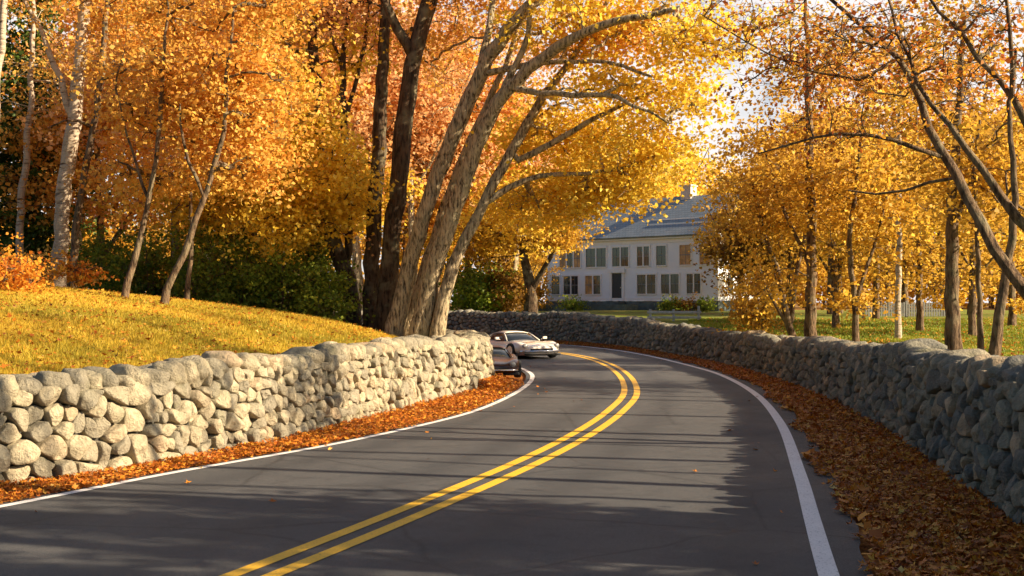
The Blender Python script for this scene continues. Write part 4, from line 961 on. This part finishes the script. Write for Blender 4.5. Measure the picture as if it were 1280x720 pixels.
# ------------------------------------------------------------------ cars
M['tyre'] = flat('tyre_rubber', (.018, .018, .018), .85); M['rim'] = flat('wheel_metal', (.5, .5, .5), .3, 1)
def car_paint(name, c, coat=.8):
    m, nt, p, out = new_mat(name); nt.links.new(ramp(nt, noise(nt, 3, 3), [(.3, tuple(x * .9 for x in c)), (.7, c)]), p.inputs['Base Color'])
    p.inputs['Roughness'].default_value = .32; p.inputs['Coat Weight'].default_value = coat; p.inputs['Coat Roughness'].default_value = .06; return m
M['glass'] = glass_mat('car_glass', (.03, .035, .04), .05); M['chrome'] = flat('chrome', (.7, .7, .7), .15, 1); M['blackp'] = flat('black_plastic', (.015, .015, .016), .5)
M['lens'] = flat('headlight_lens', (.4, .4, .38), .1); M['redlens'] = flat('tail_lens', (.4, .02, .02), .2)
def make_car(label, loc, rz, paint_):
    root = empty('sports_car', loc, rz); tag(root, label, 'car'); root.scale = (1, 1, .88)
    # body: sections along y (front = -y), half profile from sill to centre
    ys = np.array([-1.98, -1.93, -1.75, -1.45, -1.15, -.85, -.5, 0, .5, .85, 1.2, 1.5, 1.8, 1.95, 2.0])
    hw = np.array([.52, .66, .78, .84, .86, .85, .84, .84, .85, .87, .87, .84, .76, .66, .55])       # half width
    top = np.array([.44, .50, .56, .61, .65, .67, .69, .67, .68, .70, .70, .68, .64, .60, .54])      # bonnet/boot height
    sh = np.array([.42, .52, .62, .68, .66, .63, .62, .61, .63, .68, .70, .67, .62, .57, .50])       # wing crest
    V = []; n = 11
    for y, w, t, s_ in zip(ys, hw, top, sh):
        half = [(w * .86, .17), (w * .97, .24), (w, .36), (w * .99, .46), (w * .95, s_ - .06), (w * .84, s_), (w * .68, max(s_ - .015, t - .05)), (w * .5, t - .02), (w * .25, t), ]
        full = [(-x, z) for x, z in half] + [(0, t + .01)] + [(x, z) for x, z in half[::-1]]
        V += [(x, y, z) for x, z in full]
    k = 19; Fc = []
    for i in range(len(ys) - 1):
        for j in range(k - 1): Fc.append((i * k + j, (i + 1) * k + j, (i + 1) * k + j + 1, i * k + j + 1))
        Fc.append((i * k, i * k + k - 1, (i + 1) * k + k - 1, (i + 1) * k))
    Fc.append(tuple(range(k))); Fc.append(tuple((len(ys) - 1) * k + j for j in range(k))[::-1])
    me = bpy.data.meshes.new('body'); me.from_pydata(V, [], Fc); me.polygons.foreach_set('use_smooth', [True] * len(me.polygons)); 
    body = link('body', me, paint_, root); md = body.modifiers.new('sub', 'SUBSURF'); md.levels = md.render_levels = 1
    # greenhouse glass and roof
    cs = [(-.62, .62, .66, .60), (-.30, .60, .86, .50), (.0, .59, .97, .46), (.4, .59, .985, .45), (.75, .60, .93, .46), (1.05, .60, .80, .50), (1.35, .58, .69, .54)]
    V = []
    for y, wb, zt, wt in cs: V += [(-wb, y, .60), (-wb + (wb - wt) * .6, y, .6 + (zt - .6) * .55), (-wt, y, zt - .035), (-wt * .6, y, zt), (0, y, zt + .012), (wt * .6, y, zt), (wt, y, zt - .035), (wb - (wb - wt) * .6, y, .6 + (zt - .6) * .55), (wb, y, .60)]
    Fc = [(i * 9 + j, (i + 1) * 9 + j, (i + 1) * 9 + j + 1, i * 9 + j + 1) for i in range(len(cs) - 1) for j in range(8)] + [tuple(range(9)), tuple(54 + j for j in range(9))[::-1]]
    me = bpy.data.meshes.new('windows'); me.from_pydata(V, [], Fc); me.polygons.foreach_set('use_smooth', [True] * len(me.polygons)); link('windows', me, M['glass'], root)
    V = []; rs = cs[2:6]
    for y, wb, zt, wt in [(-.12, 0, .945, .47)] + rs[:3] + [(1.0, 0, .83, .49)]: V += [(-wt - .01, y, zt - .03), (-wt * .6, y, zt + .012), (0, y, zt + .024), (wt * .6, y, zt + .012), (wt + .01, y, zt - .03)]
    Fc = [(i * 5 + j, (i + 1) * 5 + j, (i + 1) * 5 + j + 1, i * 5 + j + 1) for i in range(4) for j in range(4)]
    me = bpy.data.meshes.new('roof'); me.from_pydata(V, [], Fc); me.polygons.foreach_set('use_smooth', [True] * len(me.polygons)); ro = link('roof', me, paint_, root); md = ro.modifiers.new('s', 'SOLIDIFY'); md.thickness = .02
    for sx in (-1, 1):      # windscreen pillars
        b = MB(); b.tube([(sx * .63, -.64, .66), (sx * .52, -.30, .86), (sx * .475, -.1, .95)], [.022, .02, .018], 6); b.build('pillar', paint_, root, True)
        b = MB(); b.tube([(sx * .80, -.45, .70), (sx * .90, -.47, .74)], [.012, .012], 6); b.box((sx * .93 - .07, -.5, .71), (sx * .93 + .07, -.43, .80)); b.build('mirror', paint_, root, bevel=.01)
        b = MB(); b.tube([(sx * .60, -1.86, .50), (sx * .60, -1.93, .49), (sx * .60, -1.955, .49)], [.085, .085, .06], 16); b.build('headlight', M['lens'], root, True)
        b = MB(); b.box((sx * .55 - .1, 1.93, .5), (sx * .55 + .1, 1.99, .57)); b.build('tail_light', M['redlens'], root)
        for y in (-1.28, 1.28):
            b = MB(); a = np.linspace(0, 2 * math.pi, 25)[:-1]
            prof = [(.19, .09), (.27, .10), (.295, .07), (.30, 0), (.295, -.07), (.27, -.10), (.19, -.09)]
            for A in a:
                for r0, o_ in prof: b.v.append((sx * .765 + o_, y + math.cos(A) * r0, .30 + math.sin(A) * r0))
            q = len(prof)
            for i in range(24):
                for j in range(q - 1): b.f.append((i * q + j, ((i + 1) % 24) * q + j, ((i + 1) % 24) * q + j + 1, i * q + j + 1))
            wh = b.build('wheel', M['tyre'], root, True)
            b = MB(); b.tube([(sx * .70, y, .30), (sx * .845, y, .30)], [.185, .185], 20); b.tube([(sx * .845, y, .30), (sx * .865, y, .30)], [.05, .04], 10); b.build('rim', M['rim'], wh)
    b = MB(); b.box((-.42, -2.005, .26), (.42, -1.93, .40)); b.build('grille', M['blackp'], root, bevel=.02)
    b = MB(); b.tube([(-.74, -1.84, .30), (-.62, -2.0, .30), (0, -2.05, .30), (.62, -2.0, .30), (.74, -1.84, .30)], .035, 8); b.build('bumper', M['chrome'], root, True)
    b = MB(); b.tube([(-.72, 1.86, .36), (-.58, 2.02, .36), (0, 2.05, .36), (.58, 2.02, .36), (.72, 1.86, .36)], .035, 8); b.build('bumper', M['chrome'], root, True)
    b = MB(); b.box((-.8, -1.85, .12), (.8, 1.85, .22)); b.build('underbody', M['blackp'], root, bevel=.03)
    return root
make_car('cream white low sports car coming round the bend', (.10, 41.8, .012), R(27), car_paint('cream_paint', (.84, .76, .64)))
make_car('dark maroon low sports car half hidden by the wall end', (-.56, 31.2, .015), R(2), car_paint('maroon_paint', (.028, .010, .009), .25)).scale = (.86, .9, .74)

# ------------------------------------------------------------------ grass and fallen leaves
r_ = np.random.default_rng(5)
def blades(n, px0, px1, Y0, Y1, side, hmin, hmax, wd):
    y = Y0 + (Y1 - Y0) * r_.uniform(0, 1, n) ** 1.15; x = (r_.uniform(px0, px1, n) - 640) / F * y
    z, dl, dr = ground_z(x, y, True)
    ok = (dl < -.28) if side < 0 else (dr > .3)
    x, y, z = x[ok], y[ok], z[ok]; n = len(x)
    a = r_.uniform(0, 6.28, n); h = r_.uniform(hmin, hmax, n); w = wd * (y / 15); 
    dx, dy = np.cos(a) * w, np.sin(a) * w; lx, ly = r_.normal(size=n) * h * .4, r_.normal(size=n) * h * .4
    V = np.stack([np.stack([x - dx, y - dy, z - .01], 1), np.stack([x + dx, y + dy, z - .01], 1), np.stack([x + lx, y + ly, z + h], 1)], 1).reshape(-1, 3)
    patch = vnoise(x, y, 31, .7)
    return V, np.repeat(np.clip(.35 * r_.uniform(0, 1, n) + .65 * patch, 0, 1), 3)
M['grass'] = leaf_mat('grass_blades', [(0, (.22, .22, .025)), (.35, (.46, .33, .03)), (.8, (.68, .43, .045)), (1, (.76, .46, .07))], .3)
V, T = blades(300000, -60, 520, 12, 32, -1, .03, .09, .006)
tag(link('grass', mesh_np('grass', V, np.arange(len(V)), 3, False, {'tint': ('POINT', T)}), M['grass']), 'short golden grass growing on the sunlit left lawn', 'grass', kind='stuff')
M['grass2'] = leaf_mat('green_blades', [(0, (.08, .13, .012)), (.5, (.22, .26, .02)), (1, (.45, .38, .04))], .3)
V, T = blades(90000, 860, 1320, 18, 60, 1, .04, .10, .008)
tag(link('grass', mesh_np('grass', V, np.arange(len(V)), 3, False, {'tint': ('POINT', T)}), M['grass2']), 'green and yellow grass under the grove behind the shaded wall', 'grass', kind='stuff')

def litter(pts, size, zoff, seed, layers=.05):
    r2 = np.random.default_rng(seed); n = len(pts); z = ground_z(pts[:, 0], pts[:, 1])
    z = np.maximum(z, zoff) + r2.uniform(0.004, layers, n)
    d = r2.normal(size=(n, 3)) * (1, 1, .22); d /= np.linalg.norm(d, axis=1, keepdims=True)
    up = np.tile([0, 0, 1.0], (n, 1)) + r2.normal(size=(n, 3)) * .35; e = np.cross(d, up); e /= np.linalg.norm(e, axis=1, keepdims=True); nn = np.cross(e, d)
    sz = (size * r2.uniform(.5, 1.3, n))[:, None]; C = np.c_[pts, z]; w = sz * r2.uniform(.3, .5, (n, 1)); cu = r2.uniform(-.1, .35, (n, 1))
    ring = [C - d * sz * .5, C - d * sz * .12 + e * w * .55, C + e * w + d * sz * .12 + nn * sz * cu, C + d * sz * .22 + e * w * .35, C + d * sz * .55 + nn * sz * cu, C + d * sz * .22 - e * w * .35, C - e * w + d * sz * .12 + nn * sz * cu, C - d * sz * .12 - e * w * .55]
    V = np.stack(ring, 1).reshape(-1, 3); return V, np.repeat(np.clip(r2.beta(1.6, 1.8, n), 0, 1), 8)
def between(line, mind, maxd, sgn, n, y0, y1, seed, edge=.25):
    """random points beside a line (to the right for sgn +), thinning at the ragged outer edge"""
    r2 = np.random.default_rng(seed); s = arclen(line); ok = (line[:, 1] > y0) & (line[:, 1] < y1); s0, s1 = s[ok].min(), s[ok].max()
    a = s0 + (s1 - s0) * r2.uniform(0, 1, n) ** 1.3; x = np.interp(a, s, line[:, 0]); y = np.interp(a, s, line[:, 1]); nr = normals2(line)
    n0, n1 = np.interp(a, s, nr[:, 0]), np.interp(a, s, nr[:, 1])
    rag = (vnoise(a, a * 0, seed, 1.6) - .5) * edge + (vnoise(a, a * 0, seed + 1, 6) - .5) * edge * .6
    mx = (maxd(a, x, y) if callable(maxd) else maxd) + rag
    d = mind + (mx - mind) * r2.uniform(0, 1, n) ** .9 + np.abs(r2.normal(size=n)) * .02
    Q = np.stack([x + n0 * d * sgn, y + n1 * d * sgn], 1)
    keep = r2.uniform(0, 1, n) < .35 + .9 * vnoise(Q[:, 0], Q[:, 1], seed + 7, 2.2)
    return Q[keep]
def gap_to(line):
    lw = resample(line, 160)
    def f(a, x, y):
        d, _ = nearest(lw, np.stack([x, y], 1)); return np.abs(d)
    return f
M['litter'] = leaf_mat('fallen_leaves', [(0, (.14, .03, .008)), (.35, (.42, .11, .012)), (.65, (.62, .22, .02)), (.9, (.70, .34, .04)), (1, (.72, .50, .16))], .15)
gR, gL = gap_to(Rline), gap_to(Lline)
# right verge: from the wall face towards the line, stopping short of it
pts = between(Rbase, -.05, lambda a, x, y: np.maximum(.25, gR(a, x, y) - .28 - .10 * smoothstep(16, 8, y)), -1, 64000, 5.5, 60, 401, .28)
V1, T1 = litter(pts, .068, .018, 402)
ptb = between(Rbase, -.05, lambda a, x, y: np.maximum(.25, gR(a, x, y) - .30), -1, 700, 6, 30, 403)
V1b, T1b = litter(ptb, .13, .03, 404)
pts = between(Lbase, -.05, lambda a, x, y: np.maximum(.12, gL(a, x, y) - .08), 1, 42000, 7, 33, 405, .08)
V2, T2 = litter(pts, .058, .015, 406, .05)
# drift against the wall end
pts = between(Lbase, -.02, .30, 1, 3500, 25.5, 29.6, 407); V3, T3 = litter(pts, .07, .03, 408, .22)
for nm, V, T, lb in (('fallen_leaves', np.concatenate([V1, V1b]), np.concatenate([T1, T1b]), 'rust coloured fallen leaves banked along the shaded wall'),
                     ('fallen_leaves', np.concatenate([V2, V3]), np.concatenate([T2, T3]), 'orange fallen leaves banked along the sunlit wall')):
    tag(link(nm, mesh_np(nm, V, np.arange(len(V)), 8, False, {'tint': ('POINT', T)}), M['litter']), lb, 'leaves', kind='stuff')
# stray leaves on the road and the lawns
r2 = np.random.default_rng(9); y = r2.uniform(7, 50, 700); x = r2.uniform(-5, 6, 700); d1, _ = nearest(resample(Lline, 120), np.stack([x, y], 1)); d2, _ = nearest(resample(Rline, 120), np.stack([x, y], 1))
pr = np.where((d1 > 0) & (d2 < 0), np.where(np.minimum(np.abs(d2), np.abs(d1)) < .7, .6, .08), 0); ok = r2.uniform(0, 1, 700) < pr; pts = np.stack([x, y], 1)[ok]; V4, T4 = litter(pts, .07, .017, 410, .006)
y = r2.uniform(13, 31, 9000); x = (r2.uniform(-40, 500, 9000) - 640) / F * y; z_, dl_, dr_2 = ground_z(x, y, True); pts = np.stack([x, y], 1)[dl_ < -.3]; V5, T5 = litter(pts, .07, .0, 411, .09)
y = r2.uniform(20, 60, 7000); x = (r2.uniform(880, 1320, 7000) - 640) / F * y; z_, dl_, dr_2 = ground_z(x, y, True); pts = np.stack([x, y], 1)[dr_2 > .3]; V6, T6 = litter(pts, .1, .0, 412, .09)
V = np.concatenate([V4, V5, V6]); T = np.concatenate([T4, T5, T6])
tag(link('fallen_leaves', mesh_np('fallen_leaves', V, np.arange(len(V)), 8, False, {'tint': ('POINT', T)}), M['litter']), 'stray fallen leaves scattered on the road and both lawns', 'leaves', kind='stuff')
